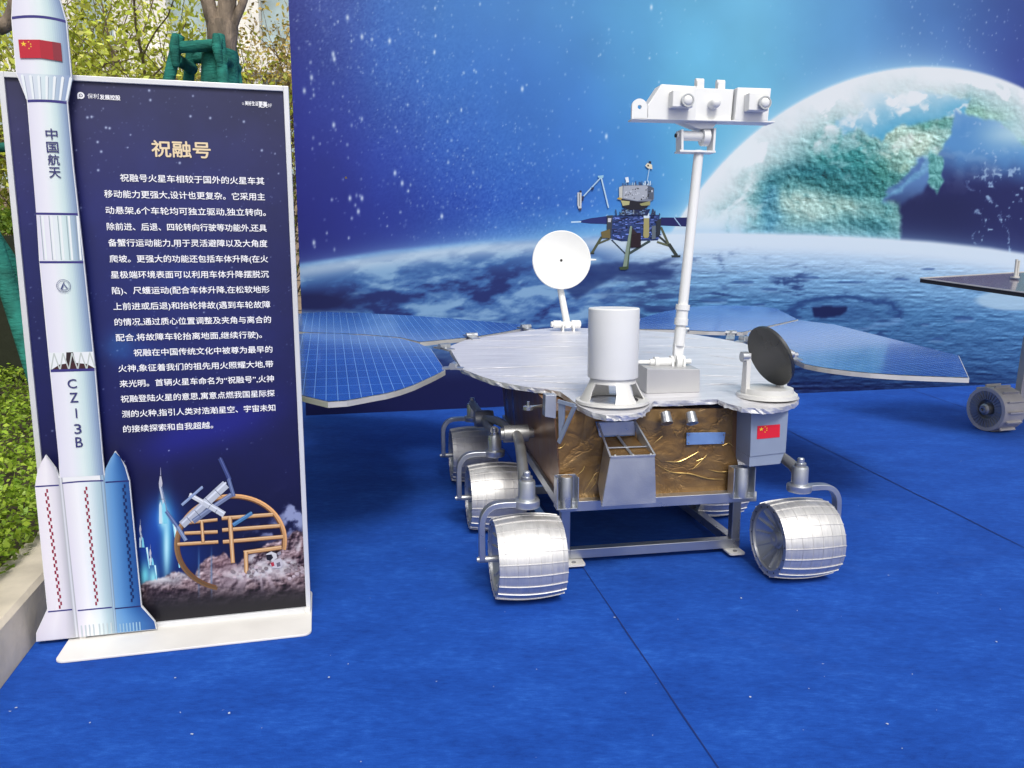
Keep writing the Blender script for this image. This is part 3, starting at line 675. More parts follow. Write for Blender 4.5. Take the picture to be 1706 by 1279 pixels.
    gulf2 = soft([(1470, 318), (1500, 296), (1540, 258), (1546, 262), (1510, 300), (1480, 322)], 1, .5); E = mixc(E, (60, 90, 155), gulf2 * .6)
    ind = soft([(1550, 250), (1572, 262), (1570, 300), (1560, 327), (1550, 312), (1544, 280)], 1, .4); E = mixc(E, np.array((92, 160, 160)) + (rel_d * 260)[..., None], ind)
    hor = soft([(1470, 336), (1500, 336), (1503, 392), (1496, 392), (1492, 350)], 1, .4); E = mixc(E, np.array((110, 165, 165)) + (rel_d * 260)[..., None], hor * .9)
    E = mixc(E, (186, 216, 224), np.exp(-((V - 222 - 10 * (fbm(U / 30, V / 20, 85, 3) - .5)) / 26) ** 2) * sstep(1600, 1690, U) * .8)
    E = mixc(E, (20, 26, 72), sea2 * sstep(300, 345, V) * sstep(1700, 1560, U) * .6)
    isl = ridged(U / 22, V / 22, 99, 4); E = mixc(E, (150, 180, 215), sea2 * sstep(.80, .93, isl) * sstep(1590, 1640, U) * .9)
    ang = np.arctan2(dz, dx); cl1 = fbm(ang * 7 + 3, rad * 16 + .8 * fbm(U / 50, V / 50, 59, 4), 57, 6); pale = np.zeros_like(U)
    edge = sstep(.80, .99, rad + .10 * (fbm(U / 60, V / 60, 58, 4) - .5) - .10 * np.clip(dx, 0, 1))
    E = mixc(E, (222, 228, 233), np.clip(edge * 1.0 + sstep(.56, .70, cl1) * (.30 * sstep(.55, .8, rad) + .7 * edge) * (1 - sea2 * .55) - pale * .15, 0, 1))
    lf = sstep(1330, 1190, U - 0.0 * V) * sstep(.5, .9, rad); E = mixc(E, (222, 232, 236), lf * (.18 + .68 * sstep(.46, .60, cl1)))
    m_in = sstep(1.004, .992, rad); C = mixc(C, E, m_in)
    glow = np.exp(-np.clip(rad - 1, 0, 9) * 26) * (rad > .995) * sstep(1750, 1500, U); C = mixc(C, (170, 212, 234), np.clip(glow * .55, 0, 1))
    # --- moon / lower world
    hv = np.interp(U, HZU, HZV); t = V - hv
    below = sstep(-3, 6, t)
    left = sstep(1090, 960, U)
    wl = 30 * (fbm(U / 80, V / 40, 103, 4) - .5); nL = fbm((U + 2 * wl) / 80, (V + .12 * U + wl) / 24, 101, 7); nL2 = fbm((U + wl) / 26, (V + .1 * U) / 8, 111, 6)
    L_ = mixc(np.zeros_like(C) + (58, 102, 166), (128, 168, 208), sstep(.46, .74, nL + .45 * (nL2 - .5)))
    L_ = mixc(L_, (24, 36, 100), sstep(.52, .32, nL + .5 * (nL2 - .5)) * sstep(25, 70, t) * .85)
    L_ = mixc(L_, (20, 28, 84), np.clip(np.exp(-(((U - 520) / 75) ** 2 + ((V - 503) / 16) ** 2)) * 1.5, 0, 1))
    L_ = mixc(L_, (18, 24, 76), sstep(560, 640, V))
    md = table(np.clip(t, 0, 400), np.zeros_like(U), [0, 18, 45, 80, 125, 185, 235, 275, 400], [0, 1], [[(216, 228, 238), (206, 221, 236), (170, 200, 228), (114, 160, 202), (70, 120, 170), (52, 96, 148), (24, 54, 104), (14, 24, 74), (14, 22, 70)]] * 2)
    rg = ridged(U / 62, V / 15, 121, 5); rg2 = ridged(U / 34, V / 8, 131, 6); rg3 = rg2 - ridged(U / 34, (V - 2.2) / 8, 131, 6)
    kk = sstep(14, 70, t)
    Mn = md + (rg3 * 130 * kk)[..., None] * np.array((.8, 1, 1))
    Mn = mixc(Mn, (26, 50, 108), sstep(.72, .88, rg) * kk * sstep(.40, .62, fbm(U / 120, V / 45, 137, 3)) * .8 * sstep(1560, 1460, U))
    def dent(Mn, u, v, a, b_, d, l):
        q = np.sqrt(((U - u) / a) ** 2 + ((V - v) / b_) ** 2) + .9 * (fbm(U / 14, V / 5, 151, 4) - .5)
        Mn = mixc(Mn, d, sstep(1.0, .5, q) * .62); q2 = np.sqrt(((U - u) / a) ** 2 + ((V - v - b_ * .9) / (b_ * .6)) ** 2) + .9 * (fbm(U / 14, V / 5, 152, 4) - .5)
        return mixc(Mn, l, sstep(1.0, .6, q2) * .4)
    def crater(Mn, u, v, a, b_, d, l, depth=.9):
        q = np.sqrt(((U - u) / a) ** 2 + ((V - v) / b_) ** 2) + .42 * (fbm(U / 18, V / 8, 151, 4) - .5)
        ring = np.exp(-((q - 1) / .13) ** 2)
        Mn = mixc(Mn, d, np.clip(ring * depth * (V < v + b_ * .3), 0, 1)); Mn = mixc(Mn, l, np.clip(ring * depth * .7 * (V >= v + b_ * .3), 0, 1))
        return mixc(Mn, d, np.clip(sstep(1, .2, q) * .35, 0, 1))
    Mn = crater(Mn, 1408, 522, 88, 27, (30, 62, 120), (110, 152, 200))
    for u, v, a_, b2 in ((1282, 482, 24, 6), (1240, 470, 30, 7), (1350, 462, 30, 6), (1500, 465, 26, 5), (1545, 448, 22, 4), (1265, 507, 20, 5), (1604, 530, 26, 9), (1540, 540, 16, 4), (1560, 565, 22, 7), (1190, 500, 40, 8), (1420, 470, 40, 6)):
        Mn = dent(Mn, u, v, a_ * .75, b2 * .6, (40, 72, 132), (136, 174, 214))
    Mn = mixc(Mn, (14, 28, 80), blur(inpoly(U, V, [(1352, 512), (1375, 509), (1412, 511), (1409, 520), (1398, 526), (1372, 530), (1356, 528)]).astype(float), 1))
    Mn = mixc(Mn, (170, 200, 222), sstep(1.05, .8, np.sqrt(((U - 1692) / 72) ** 2 + ((V - 500) / 18) ** 2)) * .85)
    Mn = mixc(Mn, (28, 50, 110), np.clip(sstep(.40, .62, fbm(U / 46, V / 11, 161, 5)) * sstep(1200, 1080, U) * sstep(30, 80, t) * .8, 0, 1))
    B = mixc(Mn, L_, left) if False else Mn + (L_ - Mn) * left[..., None]
    halo = np.exp(-((t - 14) / 15) ** 2); B = mixc(B, (206, 222, 236), np.clip(halo * (.92 - .25 * left), 0, 1))
    B = mixc(B, (118, 168, 222), np.exp(-((t - 1) / 7.0) ** 2) * left * .8)
    C = mixc(C, B, below)
    air = np.exp(-np.clip(-t, 0, 300) / 15) * (t < 4); C = mixc(C, (150, 196, 232), np.clip(air * .55 * np.interp(U, [480, 800, 1100, 1500, 1700], [.45, .8, 1, .7, .5]), 0, 1) * (1 - below * .6))
    # lander's printed shadow
    sh = blur(inpoly(U, V, [(955, 455), (985, 440), (1035, 436), (1075, 440), (1140, 425), (1090, 445), (1125, 450), (1115, 460), (1030, 458), (990, 480), (960, 500), (940, 480)]).astype(float), 2)
    C = mixc(C, (26, 48, 108), sh * .8)
    return C
M_PRINT = colmat('printed_vinyl', 0.55, 0.25, grain=0.05)
print_grid('print', 0.0, 8.3, 900, 0.0, 4.55, 436, paint_backdrop, M_PRINT, bd, -0.002)

# the lander printed on the backdrop: flat ink shapes
ink = MB(); _ly = [-0.0032]
def ik(pts, rgb):
    _ly[0] -= 0.00003
    ink.cur = flat(*rgb); P = [bp(u, v) for u, v in pts]
    ar = sum(P[i][0] * P[(i + 1) % len(P)][1] - P[(i + 1) % len(P)][0] * P[i][1] for i in range(len(P)))
    if ar < 0: P = P[::-1]
    ink.poly([(x, _ly[0], z) for x, z in P])
def ikl(u0, v0, u1, v1, w0, rgb, w1=None):
    d = Vector((u1 - u0, v1 - v0)).normalized(); n_ = Vector((-d.y, d.x)); w1 = w1 or w0
    ik([(u0 + n_.x * w0 / 2, v0 + n_.y * w0 / 2), (u1 + n_.x * w1 / 2, v1 + n_.y * w1 / 2), (u1 - n_.x * w1 / 2, v1 - n_.y * w1 / 2), (u0 - n_.x * w0 / 2, v0 - n_.y * w0 / 2)], rgb)
def LZ(x, y): return 930 + x / 6.091, 250 + y / 6.091   # the enlarged crop I measured it in
def ikz(pts, rgb): ik([LZ(*p) for p in pts], rgb)
def iklz(a, b_, c_, d, w_, rgb): ikl(*LZ(a, b_), *LZ(c_, d), w_ / 6.091, rgb)
ikz([(1040, 683), (1310, 683), (1310, 775), (1040, 765)], (30, 34, 92)); iklz(1175, 683, 1245, 775, 10, (150, 180, 215))
ikz([(500, 668), (330, 690), (170, 728), (330, 745), (500, 750)], (34, 46, 112))
iklz(130, 730, 230, 726, 14, (190, 220, 245))
DG, MG, LG, YG = (44, 54, 58), (92, 100, 92), (150, 160, 150), (170, 160, 110)
for (a, b_, c_, d, w_, col) in ((540, 910, 690, 1060, 14, (52, 66, 78)), (930, 920, 700, 1060, 26, (58, 74, 76)), (520, 900, 400, 950, 20, (84, 88, 74)), (440, 880, 340, 1045, 26, (78, 84, 62)),
                              (1010, 865, 1130, 970, 22, (50, 58, 60)), (1000, 930, 1130, 972, 22, (96, 102, 80)), (1040, 780, 1120, 960, 24, (84, 90, 74)), (1120, 950, 1200, 1070, 34, (52, 60, 56))):
    iklz(a, b_, c_, d, w_, col)
ikz([(320, 1040), (370, 1040), (360, 1056), (322, 1056)], DG); ikz([(1145, 1065), (1240, 1065), (1235, 1088), (1150, 1088)], (40, 50, 56))
rs = np.random.RandomState(4)
ikz([(495, 662), (1030, 655), (1010, 915), (640, 925), (500, 890)], (40, 64, 120))
for i in range(230):
    x, y = rs.uniform(540, 1000), rs.uniform(668, 905); a, h = rs.uniform(8, 46), rs.uniform(4, 12); g_ = rs.choice([30, 60, 95, 130, 165])
    ikz([(x, y), (x + a, y + rs.uniform(-6, 6)), (x + a, y + h), (x, y + h)], (g_ * .7, g_ * .85, min(255, g_ * 1.25 + 20)))
ikz([(490, 665), (550, 660), (530, 900), (490, 870)], (60, 66, 76)); ikz([(500, 690), (535, 690), (530, 730), (500, 730)], (200, 200, 210))
ikz([(430, 830), (520, 800), (525, 895), (440, 890)], (110, 98, 62))
ikz([(720, 850), (835, 840), (835, 985), (720, 990)], (38, 22, 34)); ikz([(735, 770), (800, 850), (730, 850)], (46, 34, 44))
ikz([(865, 680), (918, 680), (918, 870), (905, 890), (868, 890), (858, 870)], (160, 152, 104)); ikz([(862, 640), (920, 640), (920, 690), (862, 690)], (206, 222, 236))
ikz([(945, 770), (985, 765), (985, 900), (945, 905)], (96, 108, 120)); ikz([(990, 720), (1040, 690), (1030, 860), (990, 880)], (40, 48, 60))
ikz([(725, 770), (745, 770), (700, 1190), (650, 1190)], (128, 146, 132)); ikz([(742, 800), (748, 770), (708, 1190), (690, 1190)], (70, 88, 72))
ikz([(612, 1185), (705, 1178), (712, 1198), (690, 1212), (625, 1214)], (58, 74, 52))
ikz([(640, 600), (930, 600), (900, 665), (640, 660)], (30, 42, 84)); iklz(630, 650, 720, 595, 16, (100, 120, 130)); iklz(760, 660, 760, 590, 10, (140, 150, 160))
for i in range(50):
    x, y = rs.uniform(640, 880), rs.uniform(610, 655); g_ = rs.choice([60, 110, 180]); ikz([(x, y), (x + 22, y - 3), (x + 22, y + 6), (x, y + 6)], (g_ * .7, g_ * .85, g_ * 1.1))
ikz([(640, 500), (930, 500), (900, 580), (840, 605), (710, 605), (645, 575)], (32, 32, 44))
ikz([(630, 510), (720, 520), (715, 555), (650, 565)], (178, 176, 128)); ikz([(820, 545), (930, 515), (925, 560), (840, 565)], (150, 150, 104))
ikz([(612, 375), (655, 355), (890, 350), (965, 385), (965, 500), (930, 520), (790, 520), (612, 490)], (120, 128, 146))
ikz([(660, 365), (895, 355), (900, 490), (800, 515), (650, 485)], (164, 170, 184)); ikz([(612, 378), (648, 365), (645, 490), (615, 480)], (190, 192, 188))
ikz([(900, 360), (965, 385), (960, 505), (905, 495)], (84, 92, 110))
for i in range(46):
    x, y = rs.uniform(660, 950), rs.uniform(370, 500); g_ = rs.choice([40, 60, 205]); s_ = rs.uniform(4, 14); ikz([(x, y), (x + s_, y - 3), (x + s_, y + s_ * .7), (x, y + s_ * .7)], (g_, g_ * 1.03, g_ * 1.1))
for i in range(26):
    x = 650 + i * 12; h = rs.uniform(8, 42); iklz(x, 358, x + rs.uniform(-6, 6), 352 - h, rs.uniform(5, 12), rs.choice([(90, 140, 190), (200, 220, 235), (60, 80, 120)]) if False else [(90, 140, 190), (200, 220, 235), (60, 80, 120)][rs.randint(3)])
ikz([(672, 280), (705, 272), (712, 325), (685, 330)], (225, 235, 245)); ikz([(588, 495), (612, 478), (645, 490), (630, 508)], (176, 150, 72))
iklz(895, 320, 918, 190, 9, (160, 195, 225)); ikz([(875, 160), (900, 130), (945, 150), (950, 195), (905, 185)], (222, 214, 190)); ikz([(912, 112), (938, 116), (935, 140), (912, 135)], (40, 44, 60)); ikz([(898, 150), (914, 150), (914, 168), (898, 168)], (70, 56, 40))
iklz(505, 585, 430, 275, 14, (178, 208, 232)); iklz(440, 265, 245, 475, 13, (168, 200, 228)); ikz([(395, 262), (455, 255), (450, 285), (400, 280)], (150, 196, 220)); ikz([(330, 378), (360, 378), (352, 402), (330, 402)], (40, 52, 90))
ikz([(190, 430), (232, 430), (230, 600), (205, 600), (190, 560)], (196, 200, 206)); ikz([(205, 440), (215, 440), (213, 570), (205, 570)], (110, 116, 126)); ikz([(210, 410), (232, 410), (232, 432), (210, 432)], (46, 50, 70)); ikz([(205, 590), (232, 590), (228, 612), (208, 612)], (70, 64, 76)); ikz([(232, 470), (255, 465), (250, 515), (232, 515)], (44, 48, 84))
for i in range(14):
    x, y = rs.uniform(500, 1030), rs.uniform(590, 660); iklz(x, 660, x + rs.uniform(-20, 20), y, 10, (50, 58, 84))
ink.build('lander_picture', colmat('printed_ink', 0.5, 0.25), bd, smooth=0, color=True)

# ================================================================== INFORMATION SIGN
sgn = empty('info_sign', SO, SA)
tag(sgn, 'navy standing information board in a thin white frame with a page of white writing', 'sign')
SW, SH = 0.868, 1.885
M_FRAME = mat('sign_frame', (0.66, 0.67, 0.70), 0.35, 0.3, var=(4, 0.04))
mb = MB(); fw = 0.017
mb.box((fw / 2, 0.012, SH / 2), (fw, 0.034, SH)); mb.box((SW - fw / 2, 0.012, SH / 2), (fw, 0.034, SH))
mb.box((SW / 2, 0.012, SH - fw / 2), (SW - 2 * fw, 0.034, fw)); mb.box((SW / 2, 0.012, 0.012), (SW - 2 * fw, 0.034, 0.024))
mb.build('frame', M_FRAME, sgn, smooth=0, bevel=0.0015)
mb = MB(); mb.box((SW / 2, 0.016, SH / 2), (SW - 2 * fw - .001, 0.02, SH - 2 * fw)); mb.build('back_panel', mat('sign_board', (0.05, 0.05, 0.12), 0.6), sgn, smooth=0)
# base plate
def rrect(x0, x1, y0, y1, r_, n_=6):
    out = []
    for (cx, cy, a0) in ((x1 - r_, y0 + r_, -90), (x1 - r_, y1 - r_, 0), (x0 + r_, y1 - r_, 90), (x0 + r_, y0 + r_, 180)):
        for i in range(n_ + 1): a = R(a0 + 90 * i / n_); out.append((cx + r_ * math.cos(a), cy + r_ * math.sin(a)))
    return out
mb = MB(); mb.prism([(x, y, 0.001) for x, y in rrect(0.055, SW + 0.003, -0.19, 0.19, 0.03)], (0, 0, 0.008))
mb.box((0.10, -0.026, 0.018), (0.02, 0.018, 0.018)); mb.box((SW - 0.012, -0.012, 0.018), (0.02, 0.014, 0.018))
mb.build('base_plate', M_OFFW, sgn, bevel=0.0015)

def paint_sign(X, Z):
    W3 = np.array(SO)[None, None] + X[..., None] * np.array(sx) + Z[..., None] * np.array((0, 0, 1.0))
    U, V = to_px(W3[..., 0], W3[..., 1], W3[..., 2])
    tab = [[(50, 50, 88), (46, 48, 88), (44, 46, 84)], [(46, 46, 96), (44, 48, 100), (40, 42, 88)], [(38, 40, 104), (38, 44, 112), (34, 38, 92)], [(28, 34, 96), (30, 38, 104), (26, 30, 86)],
           [(24, 30, 92), (26, 36, 104), (22, 26, 82)], [(20, 24, 84), (22, 28, 92), (19, 22, 76)], [(16, 18, 66), (18, 20, 72), (18, 20, 68)], [(10, 14, 50), (12, 16, 52), (16, 18, 54)], [(10, 10, 24), (12, 12, 26), (14, 14, 30)]]
    C = table(U, V, [20, 280, 510], [130, 230, 330, 430, 560, 680, 790, 900, 1030], tab)
    C *= (1 + .22 * (fbm(U / 60, V / 60, 3, 5) - .5))[..., None]
    for u, v, a, b_, c_, k_ in ((200, 575, 26, 22, (40, 92, 160), .75), (300, 465, 60, 40, (34, 60, 140), .4), (240, 590, 60, 20, (30, 70, 150), .4), (380, 560, 90, 70, (36, 44, 120), .35)):
        C = mixc(C, c_, np.clip(k_ * np.exp(-(((U - u) / a) ** 2 + ((V - v) / b_) ** 2)) * (.55 + fbm(U / 16, V / 16, 8, 4)), 0, 1))
    # swoosh
    tt_ = (V - (760 - (U - 200) * .31)) / 34.0; C = mixc(C, (30, 34, 138), np.exp(-tt_ ** 2) * sstep(190, 300, U) * sstep(520, 380, U) * .8)
    # launch glow
    for u, v, a, b_, c_, k_ in ((272, 868, 26, 34, (40, 120, 220), .95), (250, 915, 34, 55, (30, 80, 190), .8), (300, 930, 70, 50, (20, 50, 130), .7), (278, 900, 9, 60, (120, 220, 240), .8), (241, 960, 8, 22, (120, 225, 240), .95), (255, 965, 7, 20, (150, 235, 245), .95), (272, 866, 7, 14, (190, 250, 250), .95), (277, 910, 4, 42, (190, 236, 250), .9), (270, 845, 5, 22, (170, 240, 250), .8)):
        C = mixc(C, c_, np.clip(k_ * np.exp(-(((U - u) / a) ** 2 + ((V - v) / b_) ** 2)), 0, 1))
    # clouds right and rock field
    cn = fbm(U / 22, V / 18, 14, 6)
    cloud = np.exp(-(((U - 497) / 34) ** 2 + ((V - 858) / 26) ** 2)) + .7 * np.exp(-(((U - 455) / 30) ** 2 + ((V - 885) / 14) ** 2))
    C = mixc(C, (150, 160, 200), np.clip(cloud * 1.4 * sstep(.42, .62, cn), 0, .95))
    top = np.interp(U, [225, 245, 265, 300, 318, 335, 355, 375, 395, 420, 445, 480, 500, 515], [978, 966, 958, 952, 960, 936, 924, 920, 938, 915, 905, 892, 880, 885]) + 16 * (fbm(U / 12, V / 40, 16, 4) - .5)
    rk = sstep(0, 5, V - top); rn = fbm(U / 14, V / 11, 18, 6); rd = rn - fbm((U - 2.2) / 14, (V - 2.2) / 11, 18, 6)
    rock = mixc(np.zeros_like(C) + (74, 56, 66), (136, 112, 118), sstep(.42, .66, rn)) + (rd * 420)[..., None]
    rock = mixc(rock, (196, 200, 208), np.exp(-(((U - 275) / 36) ** 2 + ((V - 962) / 12) ** 2)) * .9 * sstep(.3, .6, cn))
    rock = mixc(rock, (204, 196, 204), np.exp(-(((U - 430) / 60) ** 2 + ((V - 952) / 12) ** 2)) * .95 * sstep(.32, .58, cn))
    ray_ = vnoise(np.arctan2(U - 430, (V - 925)) * 9, V * 0 + 3, 25); rock = mixc(rock, (196, 178, 190), sstep(.55, .9, ray_) * np.exp(-(((U - 425) / 75) ** 2 + ((V - 972) / 18) ** 2)) * .8)
    for u, v, a_, b2, k_ in ((425, 930, 16, 10, .8), (405, 958, 40, 9, .7), (470, 938, 30, 8, .8), (445, 950, 52, 10, .7), (258, 962, 26, 12, .85), (300, 955, 26, 8, .6), (505, 912, 14, 10, .7)):
        rock = mixc(rock, (214, 212, 220), np.clip(k_ * 1.3 * np.exp(-((U - u) / a_) ** 2 - ((V - v) / b2) ** 2) * sstep(.36, .60, fbm(U / 8, V / 7, 19, 4)), 0, .95))
    rock = mixc(rock, (150, 116, 124), np.exp(-((U - 372) / 30) ** 2 - ((V - 940) / 20) ** 2) * .45)
    fade = sstep(965, 1018, V + .05 * (U - 300)); rock = mixc(rock, (18, 16, 26), fade)
    C = mixc(C, rock, rk)
    for u in (331, 352): C = mixc(C, (90, 140, 190), np.exp(-((U - u) / 1.4) ** 2) * sstep(900, 940, V) * sstep(1010, 960, V) * .6)
    rs = np.random.RandomState(2); lst = []
    for _ in range(900):
        u = rs.uniform(20, 510); v = rs.uniform(130, 900)
        if v > 760 and rs.rand() < .8: continue
        x, z = sg(u, v); big = rs.rand() < .06
        lst.append((x, z, rs.uniform(.0022, .0030) if big else rs.uniform(.0012, .002), 1.0, rs.uniform(.6, .95) if big else rs.uniform(.12, .5), np.array((190, 205, 240.0))))
    for u, v in ((168, 252), (162, 236), (176, 212), (145, 195), (152, 194), (182, 213), (163, 283), (248, 150), (317, 193), (350, 196), (299, 271), (436, 250), (250, 166), (406, 202)): x, z = sg(u, v); lst.append((x, z, .0034, 1.1, .95, np.array((200, 215, 245.0))))
    stars(C, X, Z, lst)
    return C
M_SPRINT = colmat('sign_print', 0.38, 0.4)
print_grid('print', fw, SW - fw, 300, 0.024, SH - fw, 640, paint_sign, M_SPRINT, sgn, 0.0045)

# picture elements on the sign
art = MB(); _ay = [0.0036]
def ak(pts, rgb, conv=True):
    _ay[0] -= 0.000012
    art.cur = flat(*rgb); P = [sg(u, v) for u, v in pts] if conv else pts
    ar = sum(P[i][0] * P[(i + 1) % len(P)][1] - P[(i + 1) % len(P)][0] * P[i][1] for i in range(len(P)))
    if ar < 0: P = P[::-1]
    art.poly([(x, _ay[0], z) for x, z in P])
def AZ(x, y): return 200 + x / 3.457, 730 + y / 3.457
def akz(pts, rgb): ak([AZ(*p) for p in pts], rgb)
def aklz(a, b_, c_, d, w_, rgb, w1=None):
    dv = Vector((c_ - a, d - b_)).normalized(); n_ = Vector((-dv.y, dv.x)); w1 = w_ if w1 is None else w1
    akz([(a + n_.x * w_ / 2, b_ + n_.y * w_ / 2), (c_ + n_.x * w1 / 2, d + n_.y * w1 / 2), (c_ - n_.x * w1 / 2, d - n_.y * w1 / 2), (a - n_.x * w_ / 2, b_ - n_.y * w_ / 2)], rgb)
# launching rockets
def small_rocket(x, y, s, h):
    aklz(x + h * .18, y + h * .62, x + h * .25, y + h * 1.2, 20 * s, (150, 225, 245), 7 * s)
    aklz(x + h * .18, y + h * .62, x + h * .24, y + h * 1.0, 9 * s, (240, 252, 255), 3 * s)
    aklz(x + 1 * s, y - 5 * s, x, y - 50 * s, 4 * s, (170, 175, 200), 1.5 * s)
    akz([(x - 10 * s, y + 40 * s), (x - 4 * s, y), (x + 4 * s, y), (x + 11 * s, y + 40 * s), (x + 9 * s, y + 62 * s), (x - 8 * s, y + 62 * s)], (190, 190, 205))
    aklz(x, y + 60 * s, x + h * .08, y + h * .5, 17 * s, (196, 204, 220)); aklz(x + 5 * s, y + 60 * s, x + h * .08 + 5 * s, y + h * .5, 6 * s, (110, 130, 170))
    akz([(x - 8 * s, y + h * .38), (x - 2 * s, y + h * .33), (x + 6 * s, y + h * .38), (x + 10 * s, y + h * .62), (x - 8 * s, y + h * .62)], (200, 228, 240))
    akz([(x + 14 * s, y + h * .37), (x + 20 * s, y + h * .33), (x + 28 * s, y + h * .38), (x + 40 * s, y + h * .62), (x + 16 * s, y + h * .62)], (128, 210, 235))
    aklz(x - 12 * s, y + h * .3, x + 20 * s, y + h * .3, 3 * s, (70, 80, 120))
small_rocket(232, 220, 1.0, 440); small_rocket(115, 500, .62, 210); small_rocket(173, 640, .55, 150)
# golden ring
ringc = [sg(*AZ(637, 605)), sg(*AZ(637, 322)), sg(*AZ(310, 610)), sg(*AZ(962, 600)), sg(*AZ(600, 885))]
cx_ = (ringc[2][0] + ringc[3][0]) / 2; rx_ = (ringc[3][0] - ringc[2][0]) / 2; cz_ = (ringc[1][1] + ringc[4][1]) / 2; rz_ = (ringc[1][1] - ringc[4][1]) / 2
def ring_arc(a0, a1, k0, k1, colf, n_=46):
    for i in range(n_):
        a, b_ = R(a0 + (a1 - a0) * i / n_), R(a0 + (a1 - a0) * (i + 1) / n_)
        q = [(cx_ + rx_ * k * math.cos(t), cz_ + rz_ * k * math.sin(t)) for k, t in ((k0, a), (k0, b_), (k1, b_), (k1, a))]
        ak(q, colf((a + b_) / 2), False)
gold = lambda a: tuple(np.array((196, 150, 104)) * (.78 + .30 * math.cos(a - 1.0)) + (10, 6, 2))
ring_arc(-14, 252, .93, 1.0, gold); ring_arc(-10, 250, .905, .93, lambda a: (116, 78, 46)); ring_arc(-14, 252, .97, 1.0, lambda a: tuple(np.minimum(255, np.array(gold(a)) * 1.14)))
for (a, b_, c_, d, w_) in ((370, 490, 560, 470, 16), (370, 548, 562, 540, 18), (330, 612, 565, 598, 18), (470, 480, 478, 600, 16), (585, 462, 880, 440, 20), (588, 530, 920, 505, 20), (592, 598, 938, 568, 20), (632, 455, 650, 720, 22), (712, 660, 930, 630, 22), (724, 655, 728, 780, 22)):
    aklz(a, b_, c_, d, w_ + 4, (120, 82, 52)); aklz(a, b_ - 2, c_, d - 2, w_ - 2, (206, 160, 112)); aklz(a, b_ - 6, c_, d - 6, 4, (240, 208, 168))
# space station
for (a, b_, c_, d, w_, rgb) in ((355, 500, 480, 385, 46, (176, 182, 198)), (480, 385, 610, 265, 50, (188, 194, 208)), (420, 480, 530, 400, 30, (110, 122, 156)), (530, 400, 640, 325, 26, (112, 124, 160)), (475, 365, 600, 440, 36, (196, 202, 214)), (400, 325, 480, 370, 26, (206, 210, 220)), (355, 385, 475, 280, 16, (132, 150, 190)),
                                (575, 115, 632, 240, 24, (60, 72, 128)), (625, 235, 655, 335, 22, (92, 106, 150)), (265, 420, 330, 510, 20, (90, 108, 156)), (330, 510, 380, 590, 22, (120, 136, 172)), (650, 500, 760, 430, 22, (70, 120, 170))):
    aklz(a, b_, c_, d, w_, rgb); aklz(a, b_ - w_ * .2, c_, d - w_ * .2, w_ * .22, tuple(min(255, q + 34) for q in rgb))
for (a, b_, c_, d) in ((385, 455, 420, 495), (430, 415, 465, 455), (490, 345, 530, 385), (545, 295, 585, 335), (520, 385, 505, 410), (560, 410, 545, 432)): aklz(a, b_, c_, d, 3, (70, 78, 104))
# astronaut in the dust
akz([(840, 668), (870, 652), (900, 664), (905, 690), (880, 706), (850, 704)], (206, 206, 214)); akz([(842, 672), (872, 668), (882, 688), (866, 706), (844, 700)], (30, 26, 36))
akz([(880, 704), (925, 690), (942, 720), (925, 750), (880, 748), (862, 728)], (196, 192, 204)); akz([(866, 718), (884, 712), (890, 734), (874, 740)], (176, 52, 70)); akz([(905, 660), (925, 650), (928, 668), (908, 675)], (150, 146, 160)); akz([(900, 720), (920, 712), (925, 735), (905, 742)], (110, 104, 120))
random.seed(21)
for _ in range(46):
    x = random.uniform(640, 850) if _ % 2 else random.uniform(945, 1080); y = 770 + random.gauss(0, 14) - (x - 640) * .03; r_ = random.uniform(4, 15); g_ = random.uniform(120, 205)
    akz([(x + r_ * math.cos(k * 1.05), y + r_ * .8 * math.sin(k * 1.05)) for k in range(6)], (g_, g_ * .92, g_ * .97))
art.build('picture', colmat('printed_picture', 0.38, 0.4), sgn, smooth=0, color=True)

# writing on the sign
TY_ = 0.0022
txt = MB()
LINES = ['祝融号火星车相较于国外的火星车其', '移动能力更强大,设计也更复杂。它采用主', '动悬架,6个车轮均可独立驱动,独立转向。', '除前进、后退、四轮转向行驶等功能外,还具',
         '备蟹行运动能力,用于灵活避障以及大角度', '爬坡。更强大的功能还包括车体升降(在火', '星极端环境表面可以利用车体升降摆脱沉', '陷)、尺蠖运动(配合车体升降,在松软地形',
         '上前进或后退)和抬轮排故(遇到车轮故障', '的情况,通过质心位置调整及夹角与离合的', '配合,将故障车轮抬离地面,继续行驶)。', '祝融在中国传统文化中被尊为最早的',
         '火神,象征着我们的祖先用火照耀大地,带', '来光明。首辆火星车命名为“祝融号”,火神', '祝融登陆火星的意思,寓意点燃我国星际探', '测的火种,指引人类对浩瀚星空、宇宙未知', '的接续探索和自我超越。']
for i, s in enumerate(LINES):
    z = 1.572 - 0.0524 * i
    x0 = 0.325 if i in (0, 11) else 0.2735
    x1 = 0.775
    if i == 10: x1 = 0.742
    if i == 16: x1 = 0.563
    put_text(txt, s, x0, x1, z, None, TY_, bold=0.00028, em=0.0262)
txt.build('body_text', mat('white_ink', (0.86, 0.86, 0.90), 0.5), sgn, smooth=0)
ti = MB(); put_text(ti, '祝融号', 0.427, 0.608, 1.667, None, TY_, bold=0.0011, em=0.056); ti.build('title_text', mat('cream_ink', flat(240, 218, 180), 0.5), sgn, smooth=0)
lg = MB()
put_text(lg, '保利', 0.2475, 0.2795, 1.824, None, TY_, bold=0.0, em=0.0165); put_text(lg, '发展控股', 0.283, 0.3435, 1.8225, None, TY_, bold=0.0004, em=0.0165)
lg.box((0.2805, TY_, 1.831), (0.002, 0.0002, 0.002))
ccx, ccz, rr_ = 0.2285, 1.825, 0.0105
